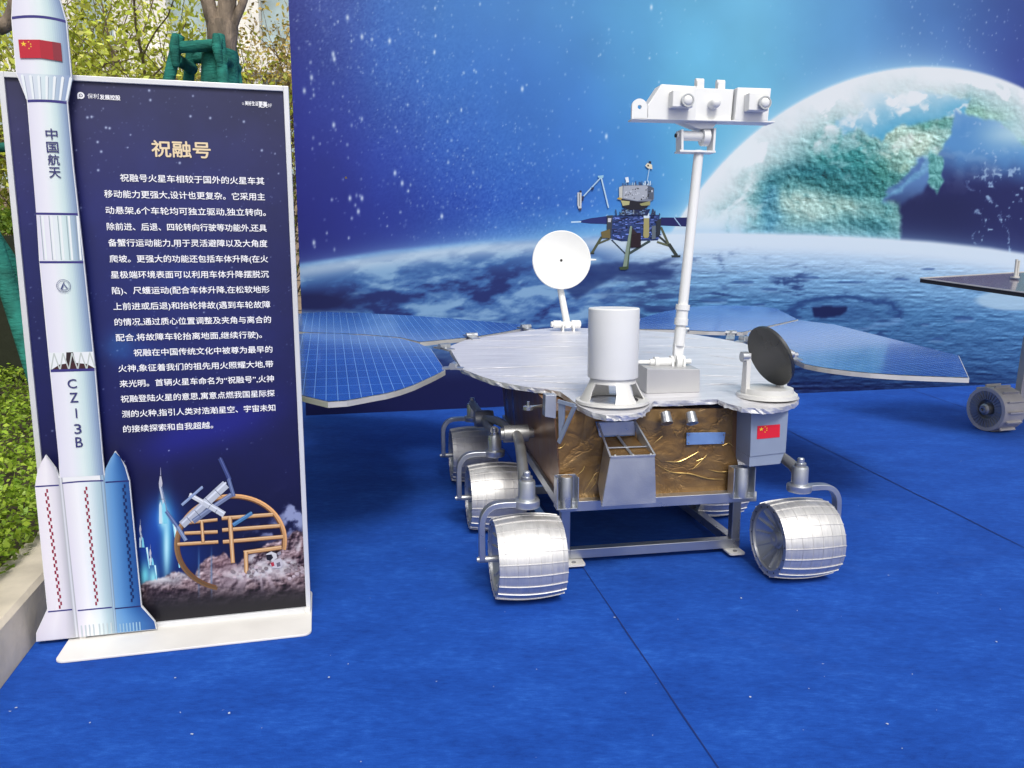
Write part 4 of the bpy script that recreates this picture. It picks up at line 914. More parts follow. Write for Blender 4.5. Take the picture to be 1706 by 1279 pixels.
ring = lambda r0, r1, a0, a1, n_=28: [lg.add([(ccx + k * math.cos(t), TY_, ccz + k * math.sin(t)) for k, t in ((r0, a), (r1, a), (r1, b_), (r0, b_))], [(0, 1, 2, 3)]) for a, b_ in [(R(a0 + (a1 - a0) * i / n_), R(a0 + (a1 - a0) * (i + 1) / n_)) for i in range(n_)]]
ring(.0055, rr_, -135, 180); lg.add([(ccx - rr_, TY_, ccz), (ccx - .0055, TY_, ccz), (ccx - .0055, TY_, ccz - rr_), (ccx - rr_, TY_, ccz - rr_)], [(0, 1, 2, 3)]); ring(0.0012, .0035, 0, 360, 14)
lg.build('logo_text', MATS['white_ink'], sgn, smooth=0); lg = MB(); put_text(lg, '让', 0.716, 0.724, 1.823, None, TY_, em=0.009); put_text(lg, '美好生活', 0.726, 0.768, 1.8245, None, TY_, bold=.0003, em=0.015); put_text(lg, '更美', 0.769, 0.797, 1.8225, None, TY_, bold=.0006, em=0.021); put_text(lg, '好', 0.799, 0.8115, 1.821, None, TY_, em=0.013)
lg.build('slogan_text', MATS['white_ink'], sgn, smooth=0)

# ================================================================== ROCKET CUTOUT
RKO = SO + sn * 0.03
rk = empty('rocket_cutout', RKO, SA)
tag(rk, 'tall flat cutout board printed with a white carrier rocket and two boosters', 'cutout board')
def rs_(u, v): return sg(u, v, 0.03)
# outline in board coordinates (x, z)
bodyL, bodyR = 0.0815, 0.2055
OUT = [(-0.0425, 0.016), (0.3395, 0.016), (0.336, 0.045), (0.297, 0.108), (0.2915, 0.50), (0.2905, 0.562), (0.281, 0.612), (0.2525, 0.668), (0.224, 0.62), (0.2145, 0.588), (0.2135, 0.66), (0.2135, 0.94), (0.2075, 1.30), (0.2005, 1.60), (0.1995, 1.795), (0.2175, 1.875), (0.2165, 2.035), (0.203, 2.10), (0.178, 2.17), (0.1425, 2.225), (0.107, 2.17), (0.073, 2.10), (0.064, 2.035), (0.0625, 1.875), (0.0855, 1.795), (0.082, 1.45), (0.0775, 1.30), (0.0785, 0.94), (0.0798, 0.66), (0.077, 0.588), (0.068, 0.62), (0.0415, 0.668), (0.013, 0.615), (0.001, 0.562), (0.001, 0.13), (-0.040, 0.048)]
mb = MB(); mb.prism([(x, -0.0095, z) for x, z in OUT], (0, 0.0095, 0)); mb.build('board', mat('cutout_board', (0.74, 0.75, 0.77), 0.5), rk, smooth=0)
pr = MB(); _ry = [-0.0099]
def shade(stops, t):
    ts = [s_[0] for s_ in stops]; return tuple(float(np.interp(t, ts, [s_[1][k] for s_ in stops])) for k in range(3))
def strip(rows, stops, N=26, mul=1.0):
    """rows: (z, xl, xr) from bottom to top"""
    _ry[0] -= 0.00006
    for (z0, a0, b0), (z1, a1, b1) in zip(rows, rows[1:]):
        for i in range(N):
            t0, t1 = i / N, (i + 1) / N; pr.cur = flat(*[min(255, q * mul) for q in shade(stops, (t0 + t1) / 2)])
            pr.add([(a0 + (b0 - a0) * t0, _ry[0], z0), (a0 + (b0 - a0) * t1, _ry[0], z0), (a1 + (b1 - a1) * t1, _ry[0], z1), (a1 + (b1 - a1) * t0, _ry[0], z1)], [(0, 1, 2, 3)])
def rpoly(P, rgb):
    _ry[0] -= 0.00002
    ar = sum(P[i][0] * P[(i + 1) % len(P)][1] - P[(i + 1) % len(P)][0] * P[i][1] for i in range(len(P)))
    if ar < 0: P = P[::-1]
    pr.cur = flat(*rgb); pr.poly([(x, _ry[0], z) for x, z in P])
def rband(z, a, b_, h, rgb, sag=0.0):
    _ry[0] -= 0.00002; N = 10; pr.cur = flat(*rgb)
    for i in range(N):
        t0, t1 = i / N, (i + 1) / N; f = lambda t: z + sag * (1 - (2 * t - 1) ** 2)
        pr.add([(a + (b_ - a) * t0, _ry[0], f(t0)), (a + (b_ - a) * t1, _ry[0], f(t1)), (a + (b_ - a) * t1, _ry[0], f(t1) + h), (a + (b_ - a) * t0, _ry[0], f(t0) + h)], [(0, 1, 2, 3)])
e_ = 0.0022
CORE = [(0, (226, 224, 240)), (.3, (236, 236, 246)), (.55, (226, 240, 240)), (.72, (200, 222, 226)), (.9, (150, 172, 200)), (1, (120, 140, 176))]
SKIRT = [(0, (214, 214, 234)), (.5, (216, 232, 236)), (1, (138, 158, 196))]
# upper body
strip([(.588, .0795, .212), (.94, .0785 + e_, .2135 - e_), (1.30, .0775 + e_, .2075 - e_), (1.60, .084, .2005 - e_), (1.795, .0855 + e_, .1995 - e_)], CORE)
strip([(1.795, .0855 + e_, .1995 - e_), (1.875, .0625 + e_, .2175 - e_)], SKIRT)
strip([(1.875, .0625 + e_, .2175 - e_), (2.035, .064 + e_, .2165 - e_), (2.10, .0745, .2015), (2.17, .109, .176), (2.215, .139, .146)], CORE)
NAVY = (58, 54, 128)
for i in range(7):
    x = .083 + i * .0185; xx = .0755 + i * .0225; rpoly([(x, 1.80), (x + .006, 1.80), (xx + .008, 1.868), (xx + .004, 1.872), (xx, 1.868)], (236, 242, 246)); rpoly([(x + .006, 1.80), (x + .0075, 1.80), (xx + .0098, 1.866), (xx + .008, 1.868)], (150, 164, 186))
rband(1.789, .0855 + e_, .1995 - e_, .008, NAVY, .003); rband(2.030, .064 + e_, .2165 - e_, .008, NAVY, .009)
rband(1.448, .082, .2015, .007, NAVY); rband(1.296, .0785, .206, .007, NAVY); rband(.944, .0808, .212, .009, NAVY)
for i in range(5):
    x = .091 + i * .025; rpoly([(x, 1.306), (x + .002, 1.306), (x + .0026, 1.446), (x + .0006, 1.446)], (150, 168, 178)); rpoly([(x + .005, 1.306), (x + .011, 1.306), (x + .0116, 1.446), (x + .0056, 1.446)], (238, 244, 246))
# open truss between the stages
rpoly([(.0815, .953), (.2115, .953), (.211, 1.008), (.082, 1.008)], (236, 240, 244)); rpoly([(.126, .955), (.160, .955), (.152, 1.008), (.132, 1.008)], (48, 34, 40)); rpoly([(.085, .953), (.212, .953), (.19, .968), (.146, .974), (.108, .968)], (66, 38, 44))
for i in range(5):
    x = .083 + i * .0265
    for a, b_ in ((x, x + .0125), (x + .0250, x + .0125)):
        rpoly([(a - .002, .953), (a + .002, .953), (b_ + .002, 1.006), (b_ - .002, 1.006)], (196, 204, 202))
# boosters: left, right, core
BL_ = [(0, (238, 232, 242)), (.45, (244, 240, 246)), (.75, (226, 222, 232)), (1, (190, 190, 200))]
BR_ = [(0, (128, 172, 214)), (.3, (96, 150, 206)), (.7, (52, 106, 172)), (1, (34, 78, 146))]
BC_ = [(0, (226, 222, 236)), (.35, (246, 246, 250)), (.65, (226, 238, 242)), (.85, (182, 206, 216)), (1, (160, 184, 200))]
strip([(.016 + e_, -.0425 + e_, .078), (.046, -.040 + e_, .078), (.128, .001 + e_, .0775), (.562, .001 + e_, .0775), (.612, .0135, .0705), (.648, .029, .054), (.663, .040, .043)], BL_)
strip([(.016 + e_, .2085, .3395 - e_), (.046, .2085, .334), (.106, .2075, .297 - e_), (.560, .2115, .2905 - e_), (.610, .219, .2795), (.646, .238, .268), (.664, .251, .254)], BR_)
strip([(.016 + e_, .0905, .2065), (.13, .089, .2035), (.57, .0805, .2105)], BC_)
for a, b_, c_ in ((.0785, .0915, (206, 208, 216)), (.2045, .2125, (150, 176, 200))):
    strip([(.018, a, b_), (.588, a - .004, b_ - .006 if a < .1 else b_ + .001)], [(0, tuple(q * .86 for q in c_)), (.5, tuple(min(255, q * 1.12) for q in c_)), (1, tuple(q * .8 for q in c_))], 6)
rband(.560, .0005 + e_, .0735, .005, NAVY, .0); rband(.566, .0835, .2095, .005, NAVY, 0.002); rband(.560, .2155, .289, .005, (40, 44, 110), .0)
rband(.118, .0035, .078, .005, NAVY); rband(.112, .0945, .2025, .005, NAVY); rband(.106, .211, .295, .005, (34, 40, 100))
for x0, lean, col in ((.0285, .024, (150, 34, 66)), (.1475, .010, (150, 34, 66)), (.266, -.004, (22, 40, 96))):
    n_ = 34
    for i in range(n_):
        z = .552 - (i + 1) * (.552 - .128) / n_; xo = x0 + lean * i / n_ * .4 + (.0055 if i % 2 == 0 else 0); rpoly([(xo, z), (xo + .0055, z), (xo + .0055, z + .0122), (xo, z + .0122)], col)
for i in range(8):
    x = .100 + i * .0125 + (.006 if i > 3 else 0); rpoly([(x, .018), (x + .004, .018), (x + .004, .060), (x, .060)], (196, 208, 214))
for i in range(7):
    x = .222 + i * .0105; rpoly([(x, .018), (x + .004, .018), (x + .004, .052), (x, .052)], (150, 186, 214))
# flag with five stars
rpoly([(.0790, 1.972), (.0790, 1.918), (.137, 1.9215), (.137, 1.9755)], (196, 34, 56)); rpoly([(.137, 1.9755), (.137, 1.9215), (.196, 1.915), (.196, 1.969)], (176, 34, 52)); rpoly([(.172, 1.972), (.172, 1.9182), (.196, 1.915), (.196, 1.969)], (140, 44, 58))
rpoly(star_pts(.0925, 1.9600, .0085), (250, 210, 60))
for x, z in ((.1065, 1.967), (.112, 1.961), (.112, 1.954), (.1065, 1.948)): rpoly(star_pts(x, z, .0028, .4), (250, 210, 60))
# round emblem
for i in range(24):
    a, b2 = 2 * math.pi * i / 24, 2 * math.pi * (i + 1) / 24; pr.cur = flat(110, 118, 150)
    for r0, r1 in ((.0195, .0212), (.0158, .0166)): pr.add([(.1425 + k * math.cos(t), _ry[0] - .0001, 1.224 + k * math.sin(t)) for k, t in ((r0, a), (r1, a), (r1, b2), (r0, b2))], [(0, 1, 2, 3)])
_ry[0] -= .0002
rpoly([(.132, 1.213), (.1445, 1.238), (.1465, 1.238), (.137, 1.213)], (70, 80, 130)); rpoly([(.1425, 1.230), (.1455, 1.230), (.155, 1.216), (.151, 1.214)], (110, 118, 156)); rpoly([(.136, 1.210), (.150, 1.210), (.150, 1.2125), (.136, 1.2125)], (110, 118, 156))
pr.build('print', colmat('cutout_print', 0.42, 0.35), rk, smooth=0, color=True)
let = MB()
for s, u, v, em in (('中', 88, 224, .036), ('国', 89.5, 246, .036), ('航', 91.5, 266.5, .036), ('天', 93.5, 288, .036)):
    let = MB(); x, z = rs_(u, v); put_text(let, s, x - em * .46, x + em * .46, z, em * .90, -.0125, bold=.0005); let.build('letter', mat('navy_ink', flat(54, 54, 116), 0.5), rk, smooth=0)
for s, u, v, h, wd in (('C', 122, 638, .030, .027), ('Z', 125, 661, .032, .024), ('I', 129, 687, .032, .0038), ('3', 131.5, 713, .033, .021), ('B', 133.5, 735, .034, .021)):
    let = MB(); x, z = rs_(u, v); put_text(let, s, x - wd / 2, x + wd / 2, z, h, -.0125, bold=.0004); let.build('letter', MATS['navy_ink'], rk, smooth=0)
for x, z in ((.11, .35), (.17, 1.2)): mb = MB(); mb.bar((x, 0.0, z), (x, .0235, z), .02); mb.build('spacer', M_FRAME, rk, smooth=0)

# ================================================================== MARS ROVER
rov = empty('mars_rover', RO, RA)
tag(rov, 'six wheeled mars rover model with silver foil deck, blue wing panels and a camera mast', 'rover model')
def V3(p): return Vector(p)
# deck
DK = [(748, 577), (769, 614), (800, 626), (828, 635), (869, 643), (909, 648), (933, 652), (950, 664), (966, 677), (985, 686), (1010, 692), (1045, 692), (1071, 686), (1080, 678), (1089, 668), (1140, 667), (1195, 665),
      (1212, 672), (1236, 678), (1272, 681), (1305, 678), (1325, 671), (1332, 663), (1324, 652), (1312, 646), (1310, 634), (1321, 620), (1323, 611), (1311, 598), (1238, 571), (1200, 564), (1150, 556), (1066, 550), (988, 547), (940, 545), (923, 546), (888, 549), (841, 556), (806, 561), (776, 566)]
DP = [dk(u, v) for u, v in DK]
TH = 0.021
mb = MB()
# foil top as a fine sheet so that creases can be modelled
top = [p.copy() for p in DP]
n_ = len(top)
mb.poly(top); mb.build('deck', M_FOIL, rov, smooth=0)
deck = rov.children[-1] if rov.children else None
mb = MB(); ring_t = []; ring_b = []
for i in range(n_):
    a_, b_ = DP[i], DP[(i + 1) % n_]; m_ = 5
    for j in range(m_):
        p = a_.lerp(b_, j / m_); wv = Vector((random.gauss(0, .0014), random.gauss(0, .0014), 0)); ring_t.append(p + Vector((0, 0, .0))); ring_b.append(p + wv * 1.5 - Vector((0, 0, TH + random.gauss(0, .0016))))
N_ = len(ring_t); mid = [(a_ + b_) / 2 + Vector((random.gauss(0, .002), random.gauss(0, .002), 0)) for a_, b_ in zip(ring_t, ring_b)]
mb.add(ring_t + mid + ring_b, [(i, (i + 1) % N_, (i + 1) % N_ + N_, i + N_) for i in range(N_)] + [(i + N_, (i + 1) % N_ + N_, (i + 1) % N_ + 2 * N_, i + 2 * N_) for i in range(N_)] + [tuple(range(2 * N_, 3 * N_))])
mb.build('deck_edge', M_FOILEDGE, rov, smooth=0)
# foil creases: long shallow folds lying on the deck
random.seed(31)
def crease(u0, v0, u1, v1, w_=0.004, h=0.0025, ins=0.0):
    mb = MB(); a_, b_ = dk(u0, v0), dk(u1, v1); N = 14; P = []
    s = (b_ - a_).cross(Vector((0, 0, 1))).normalized()
    for i in range(N + 1):
        t = i / N; p = a_.lerp(b_, t) + s * random.gauss(0, .0012); k_ = math.sin(math.pi * min(1, max(0, t * .96 + .02))) * random.uniform(.6, 1.2)
        P += [p - s * w_ * k_ + Vector((0, 0, .0008)), p + Vector((0, 0, .001 + h * k_)), p + s * w_ * k_ + Vector((0, 0, .0008))]
    mb.add(P, [(3 * i + q, 3 * i + q + 1, 3 * i + q + 4, 3 * i + q + 3) for i in range(N) for q in (0, 1)]); mb.build('foil_crease', M_FOIL, rov, smooth=0.5)
for q in ((775, 615, 985, 607), (760, 580, 985, 577), (800, 567, 980, 570), (835, 560, 985, 556), (850, 633, 985, 640), (820, 626, 960, 628), (880, 645, 980, 650), (900, 598, 985, 594), (1065, 560, 1190, 566), (1070, 575, 1240, 582), (1170, 590, 1240, 600), (1170, 605, 1245, 612), (1170, 640, 1230, 640), (1060, 585, 1110, 590), (1160, 625, 1232, 628), (1066, 600, 1085, 604)):
    crease(*q)

# body
bz = lambda y: 0.335 + DT * (y - .12)
YB = 0.12
fl_b, fr_b = ly(936, 836, YB), ly(1254, 816, YB)
XL, XR = -0.425, 0.44
F = [Vector((XL, YB, .76)), Vector((XL + .035, YB, .335)), Vector((XR - .07, YB, .335)), Vector((XR - .03, YB, .50)), Vector((XR - .095, YB, .56)), Vector((XR - .10, YB, .735))]
F = [ly(923, 655, YB), ly(935, 838, YB), ly(1240, 820, YB), ly(1228, 765, YB), ly(1219, 745, YB), ly(1222, 680, YB)]
for p in F: p.z = min(p.z, .715)
dep = 1.35
# crumpled front: a fine sheet
def crumple_sheet(corner_fn, nu, nv, amp, seed, name, m):
    U_, V_ = np.meshgrid(np.linspace(0, 1, nu), np.linspace(0, 1, nv))
    P = np.zeros((nv, nu, 3))
    for i in range(nv):
        for j in range(nu):
            P[i, j] = corner_fn(U_[i, j], V_[i, j])
    d = (ridged(U_ * 4.5 + .4 * V_, V_ * 3, seed, 4) - .5) * amp + (fbm(U_ * 14, V_ * 9, seed + 20, 4) - .5) * amp * .5
    P[..., 1] -= d * np.minimum(1, 12 * np.minimum(np.minimum(U_, 1 - U_), np.minimum(V_, 1 - V_)))
    i = np.arange(nu * nv).reshape(nv, nu)
    Fq = np.stack([i[:-1, :-1].ravel(), i[:-1, 1:].ravel(), i[1:, 1:].ravel(), i[1:, :-1].ravel()], 1)
    o = arr_mesh(name, P.reshape(-1, 3), Fq, None, m, rov); o.data.shade_smooth(); return o
Ltop, Lbot = F[0], F[1]; rt = [F[5], F[4], F[3], F[2]]
def front_fn(a_, b_):
    l_ = Lbot.lerp(Ltop, b_); zs = [p.z for p in rt][::-1]; xs = [p.x for p in rt][::-1]
    z = F[2].z + (F[5].z - F[2].z) * b_; xr = float(np.interp(z, zs, xs)); return (l_.x + (xr - l_.x) * a_, YB, l_.z + (z - l_.z) * a_)
crumple_sheet(front_fn, 90, 60, 0.008, 141, 'front_foil', M_GOLD)
mb = MB()
sv = Vector((0, dep, dep * DT)); fb = [p + Vector((0, .004, 0)) for p in (Ltop, Lbot)]
mb.prism([(F[0].x, YB + .004, F[0].z), (F[1].x, YB + .004, F[1].z), (F[2].x, YB + .004, F[2].z), (F[3].x, YB + .004, F[3].z), (F[5].x + .02, YB + .004, F[5].z)], sv)
mb.build('body', M_COPPER, rov, smooth=0)
# creases on the gold foil, their glints put in as a lighter gold
random.seed(8)
def gcrease(pts, r_):
    mb = MB(); P = smooth_path([ly(u, v, YB - .007) for u, v in pts], 4); k = len(P); mb.tube(P, [max(.0004, r_ * math.sin(math.pi * (i + .3) / (k + .2)) * random.uniform(.6, 1.3)) for i in range(k)], 5); mb.build('foil_ridge', M_CREASE, rov, smooth=1)
for pts_, r_ in (([(1092, 772), (1118, 786), (1150, 789), (1180, 797), (1206, 798)], .0028), ([(1108, 768), (1130, 769), (1150, 760), (1164, 752)], .0018), ([(1153, 782), (1166, 770), (1178, 757)], .0026), ([(1180, 782), (1200, 786), (1222, 784)], .0022), ([(1090, 738), (1104, 726)], .0015),
                 ([(928, 747), (936, 745), (942, 738)], .002), ([(958, 794), (970, 784), (974, 776)], .002), ([(974, 818), (985, 800), (994, 786)], .0014), ([(978, 822), (992, 804), (995, 790)], .0012), ([(1204, 742), (1214, 738), (1222, 744)], .002), ([(928, 792), (945, 790), (960, 792)], .002), ([(1160, 768), (1175, 762)], .001), ([(1122, 715), (1128, 727)], .001)):
    gcrease(pts_, r_)
# bottom rail of the body
M_BRACE = mat('silver_reflection_tint', (0.25, 0.30, 0.40), 0.5, 0.2, var=(6, .06))  # silver, darkened and tinted: blue reflections are put into the base colour
mb = MB()
z_r = ly(1100, 834, .09).z
a_, b_ = ly(930, 842, .10), ly(1256, 824, .10)
mb.bar(a_, b_, .05, .042)
sl_ = Vector((0, dep + .02, (dep + .02) * DT))
mb.bar(a_ + Vector((.026, .026, 0)), a_ + Vector((.026, 0, 0)) + sl_, .05, .042); mb.bar(b_ + Vector((-.026, .026, 0)), b_ + Vector((-.026, 0, 0)) + sl_, .05, .042)
mb.build('bottom_rail', M_SILVER, rov, smooth=0, bevel=.002)
# slanted edge strip at the front-left corner
mb = MB(); mb.bar(ly(921, 660, YB - .003), ly(936, 838, YB - .003), .006, .012, up=(0, 1, 0)); mb.build('corner_strip', M_COPPER, rov, smooth=0)
# corner brackets with posts
def bracket(u0, u1, v0, v1, y):
    A, B, C_, D = ly(u0, v0, y), ly(u1, v0, y), ly(u1, v1, y), ly(u0, v1, y)
    wd = (B - A).x; h = (A - D).z; x0 = A.x; z0 = D.z
    mb = MB(); mb.box((x0 + wd / 2, y + .055, z0 + h / 2), (wd, .004, h))
    for x in (x0, x0 + wd):
        mb.prism([(x - .002, y, z0 + h), (x - .002, y, z0), (x - .002, y + .053, z0), (x - .002, y + .053, z0 + h)], (.004, 0, 0))
    mb.box((x0 + wd / 2, y + .026, z0 + .002), (wd - .005, .05, .004)); o = mb.build('corner_bracket', M_SILVER, rov, smooth=0, bevel=.001)
    mb = MB(); r_ = wd * .29; mb.lathe([(0, 0), (r_, 0), (r_, h * .93), (r_ * .93, h * .965), (0, h * .97)], (x0 + wd * .5, y + .026, z0 + .004), n=28); mb.build('post', M_SILVER, o, smooth=.7)
bracket(929, 964, 797, 850, .045); bracket(1224, 1259, 781, 832, .045)
# sampling hood
mb = MB(); yf = -.03
A, B, C_, D = ly(1017, 761, yf), ly(1091, 758, yf), ly(1093, 838, yf - .01), ly(1002, 844, yf - .01)
bk = [ly(996, 704, .10), ly(1058, 702, .10), ly(1058, 724, .10), ly(998, 726, .10)]
mb.prism([A, B, C_, D], (0, .004, 0))
mb.prism([B, bk[1], Vector((B.x - .004, .10, bk[2].z - .06)), Vector((C_.x, .06, C_.z + .02)), C_], (-.004, 0, 0))
mb.prism([A, Vector((bk[0].x + .03, .10, bk[3].z - .02)), Vector((A.x - .01, .10, D.z + .05)), D], (.004, 0, 0))
mb.prism(bk, (0, .004, 0))
mb.bar(A.lerp(Vector((bk[3].x, .10, bk[3].z)), .0), bk[0], .008, .006); mb.bar(B, bk[1], .008, .006)
sh = [A + Vector((.004, .004, -.002)), B + Vector((-.005, .004, -.002)), Vector((bk[2].x, .097, bk[2].z - .01)), Vector((bk[3].x + .02, .097, bk[3].z - .01))]
mb.bar(A.lerp(bk[3], .42), B.lerp(bk[2], .42), .012, .004); mb.bar((A + B) / 2, (bk[2] + bk[3]) / 2, .012, .004); mb.bar(A, B, .01, .008)
hood = mb.build('sampling_hood', M_SILVER, rov, smooth=0, bevel=.0008)
mb = MB(); mb.prism(sh, (0, 0, -.003)); mb.build('hood_floor', M_GOLD, hood, smooth=0)
for t in (.1, .5, .9): p = A.lerp(B, t); mb = MB(); mb.cyl(p + Vector((0, .002, .004)), p + Vector((0, -.004, .006)), .004, n=10); mb.build('bolt', M_DSILVER, hood)
for p in bk[:2]: mb = MB(); mb.cyl(p + Vector((0, -.002, -.01)), p + Vector((0, -.008, -.01)), .004, n=10); mb.build('bolt', M_DSILVER, hood)
# plate behind hood mouth
mb = MB(); P = [ly(993, 703, .105), ly(1060, 701, .105), ly(1058, 725, .105), ly(1000, 728, .105)]; mb.prism(P, (0, .01, 0)); mb.build('hood_mount', M_BLUEPLATE, hood, smooth=0)
# two nozzles and the name plate
for u in (1110, 1152):
    p = ly(u, 696, .07); mb = MB(); ax = Vector((.0, -.55, -.85)).normalized(); o = p - ax * .022
    mb.tube([o, o + ax * .046, o + ax * .046, o + ax * .03], [.020, .024, .020, .018], 22); mb.build('nozzle', M_SILVER, rov, smooth=.6)
P = [ly(1144, 721, .108), ly(1209, 720, .108), ly(1206, 739, .108), ly(1144, 741, .108)]
mb = MB(); mb.prism(P, (0, .006, 0)); pl_ = mb.build('name_plate', M_BLUEPLATE, rov, smooth=0, bevel=.001)
for i, (du, dv) in enumerate(((3, 3), (62, 3), (59, 15), (3, 16))):
    p = ly(1144 + du, 721 + dv, .1075); mb = MB(); mb.cyl(p, p + Vector((0, -.004, 0)), .003, n=8); mb.build('rivet', M_DSILVER, pl_)
# brace plates at the upper left corner
mb = MB(); P = [ly(909, 658, .10), ly(927, 658, .10), ly(926, 697, .10), ly(908, 694, .10)]; mb.prism(P, (0, .05, 0)); mb.build('corner_block', M_SILVER, rov, smooth=0, bevel=.001)
mb = MB(); mb.prism([ly(930, 668, .085), ly(941, 671, .06), ly(940, 700, .08), ly(931, 735, .10)], (.004, .004, 0)); mb.bar(ly(930, 668, .085), ly(958, 676, .02), .008, .014); mb.bar(ly(958, 676, .02), ly(931, 737, .10), .008, .016); mb.build('brace', M_BRACE, rov, smooth=0)
mb = MB(); a_ = lx(906, 676, -.43); b_ = lx(880, 679, -.52); mb.tube([a_, b_], .008, 10); mb.cyl(b_ + Vector((0, 0, -.008)), b_ + Vector((0, 0, .006)), .022, n=18); mb.cyl(b_ + Vector((0, 0, .006)), b_ + Vector((0, 0, .026)), .006, n=10); mb.build('eye_bolt', M_SILVER, rov)
# instrument box with flag
yb = 0.0
A, B, C_, D = ly(1252, 684, yb), ly(1314, 680, yb), ly(1300.5, 773, yb), ly(1249, 778, yb)
A.z = B.z = .712; E1, E2 = ly(1309, 754, yb), ly(1249.5, 761, yb)
bxd = Vector((0.0, .30, .012))
mb = MB(); mb.prism([A, B, E1, E2], bxd)
mb.prism([E2 + Vector((0, .004, -.0005)), E1 + Vector((-.003, .004, -.0005)), C_ + Vector((0, .004, 0)), D + Vector((0, .004, 0))], bxd * .98)
ibx = mb.build('instrument_box', mat('silver_reflection_tint', (0.25, 0.30, 0.40), 0.5, 0.2, var=(6, .06)), rov, smooth=0, bevel=.0015)  # silver box, the blue it reflects is painted into its base colour
P = [ly(1262, 709.6, yb - .0015), ly(1299.6, 706.5, yb - .0015), ly(1299, 728, yb - .0015), ly(1261, 731.5, yb - .0015)]
fl = MB(); fl.cur = (.62, .012, .03); fl.poly([P[3], P[2], P[1], P[0]]); ax_u = P[1] - P[0]; ax_v = P[3] - P[0]
def fpt(a_, b_, dy): q = P[0] + ax_u * a_ + ax_v * b_; return (q.x, q.y - dy, q.z)
fl.cur = (.85, .55, .03)
fl.poly([fpt(.17 + x / 30, .26 - z / 20, .0012) for x, z in star_pts(0, 0, 3.3)])
for a_, b_ in ((.34, .10), (.41, .22), (.41, .37), (.34, .50)): fl.poly([fpt(a_ + x / 30, b_ - z / 20, .0012) for x, z in star_pts(0, 0, 1.15, .4)])
fl.build('flag', colmat('flag_print', .45, .4), ibx, smooth=0, color=True)

# deck equipment ------------------------------------------------------
# white drum on its cut-out cone stand
dx_, dy_ = -.198, .125; z0 = deckz(dy_)
mb = MB(); mb.lathe([(0, .845), (.099, .845), (.101, .850), (.101, 1.117), (.098, 1.121), (0, 1.122)], (dx_, dy_, 0), n=64); drum = mb.build('drum', M_WHITE, rov, smooth=.5)
mb = MB(); zb, zt_ = z0 + .008, .838
rb, rt_ = .135, .088; nS = 80
mb.lathe([(.148, z0 + .002), (.146, z0 + .012), (rb, z0 + .014), (rb - .03, z0 + .012)], (dx_, dy_, 0), n=64)
mb.lathe([(rt_ + .006, zt_ - .014), (rt_, zt_ + .006), (rt_ - .02, zt_ + .006)], (dx_, dy_, 0), n=64)
for k_ in range(4):
    ac = R(-90 + 8 + k_ * 90); ha = R(17)
    for i in range(10):
        P = []
        for a_ in (ac - ha + 2 * ha * i / 10, ac - ha + 2 * ha * (i + 1) / 10):
            for t in (0, .5, 1):
                fl_ = 1 + (.22 if t == 0 else .0 if t == .5 else .12)
                aa = ac + (a_ - ac) * fl_; r_ = rb + (rt_ - rb) * t; P.append((dx_ + r_ * math.cos(aa), dy_ + r_ * math.sin(aa), zb + (zt_ - zb) * t))
                P.append((dx_ + (r_ - .006) * math.cos(aa), dy_ + (r_ - .006) * math.sin(aa), zb + (zt_ - zb) * t))
        mb.add(P, [(0, 6, 8, 2), (2, 8, 10, 4), (1, 3, 9, 7), (3, 5, 11, 9)] + ([(0, 2, 3, 1), (2, 4, 5, 3)] if i == 0 else []) + ([(6, 7, 9, 8), (8, 9, 11, 10)] if i == 9 else []))
mb.build('drum_stand', mat('light_grey_paint', (.62, .615, .60), .42, .1, var=(6, .05)), drum, smooth=.6)
# mast foot box
y0 = .245
A, B = dk(1077, 652), dk(1166, 650); A.y = B.y = y0
A = ly(1077, 652, y0); B = ly(1166, 650, y0); At = ly(1078, 614, y0); Bt = ly(1166, 615, y0)
mb = MB(); mb.prism([(A.x, y0, deckz(y0) + .001), (B.x, y0, deckz(y0) + .001), (Bt.x, y0, Bt.z), (At.x, y0, At.z)], (0, .19, .19 * DT)); mb.build('mast_foot', mat('satin_grey_paint', (.46, .46, .47), .4, .35, var=(5, .06)), rov, smooth=0, bevel=.002)
bt = At.z
mx, my = .163, .33
MT = ly(1164, 256, my); M0 = ly(1128, 602, my)
mdir = (MT - M0).normalized()
mb = MB()
def mp(v_): t = (ly(1140, v_, my).z - M0.z) / (MT.z - M0.z); return M0.lerp(MT, t)
mb.tube([mp(575), mp(545), mp(545), mp(250)], [.0235, .0235, .0215, .0200], 22)
mast = mb.build('mast', M_WHITE, rov, smooth=.6)
mb = MB()
for v0, v1, r_ in ((541, 530, .029), (516, 507, .0300)): mb.cyl(mp(v0), mp(v1), r_, n=26)
mb.cyl(mp(530), mp(516), .0255, n=24); mb.build('collar', M_WHITE, mast, smooth=.6)
mb = MB(); e0 = M0 + mdir * .035
hz = Vector((1, 0, 0))
mb.cyl(M0 + hz * -.012 + Vector((0, 0, 0)), M0 + hz * .012, .036, n=26)
mb.prism([M0 + Vector((-.018, -.012, 0)), M0 + Vector((.018, -.012, 0)), mp(572) + Vector((.023, -.012, 0)), mp(572) + Vector((-.023, -.012, 0))], (0, .024, 0))
for s in (-1, 1):
    mb.prism([M0 + Vector((s * .026 - .005, -.022, -.055)), M0 + Vector((s * .026 - .005, .022, -.055)), M0 + Vector((s * .026 - .005, .022, .008)), M0 + Vector((s * .026 - .005, .01, .026)), M0 + Vector((s * .026 - .005, -.01, .026)), M0 + Vector((s * .026 - .005, -.022, .008))], (.01, 0, 0))
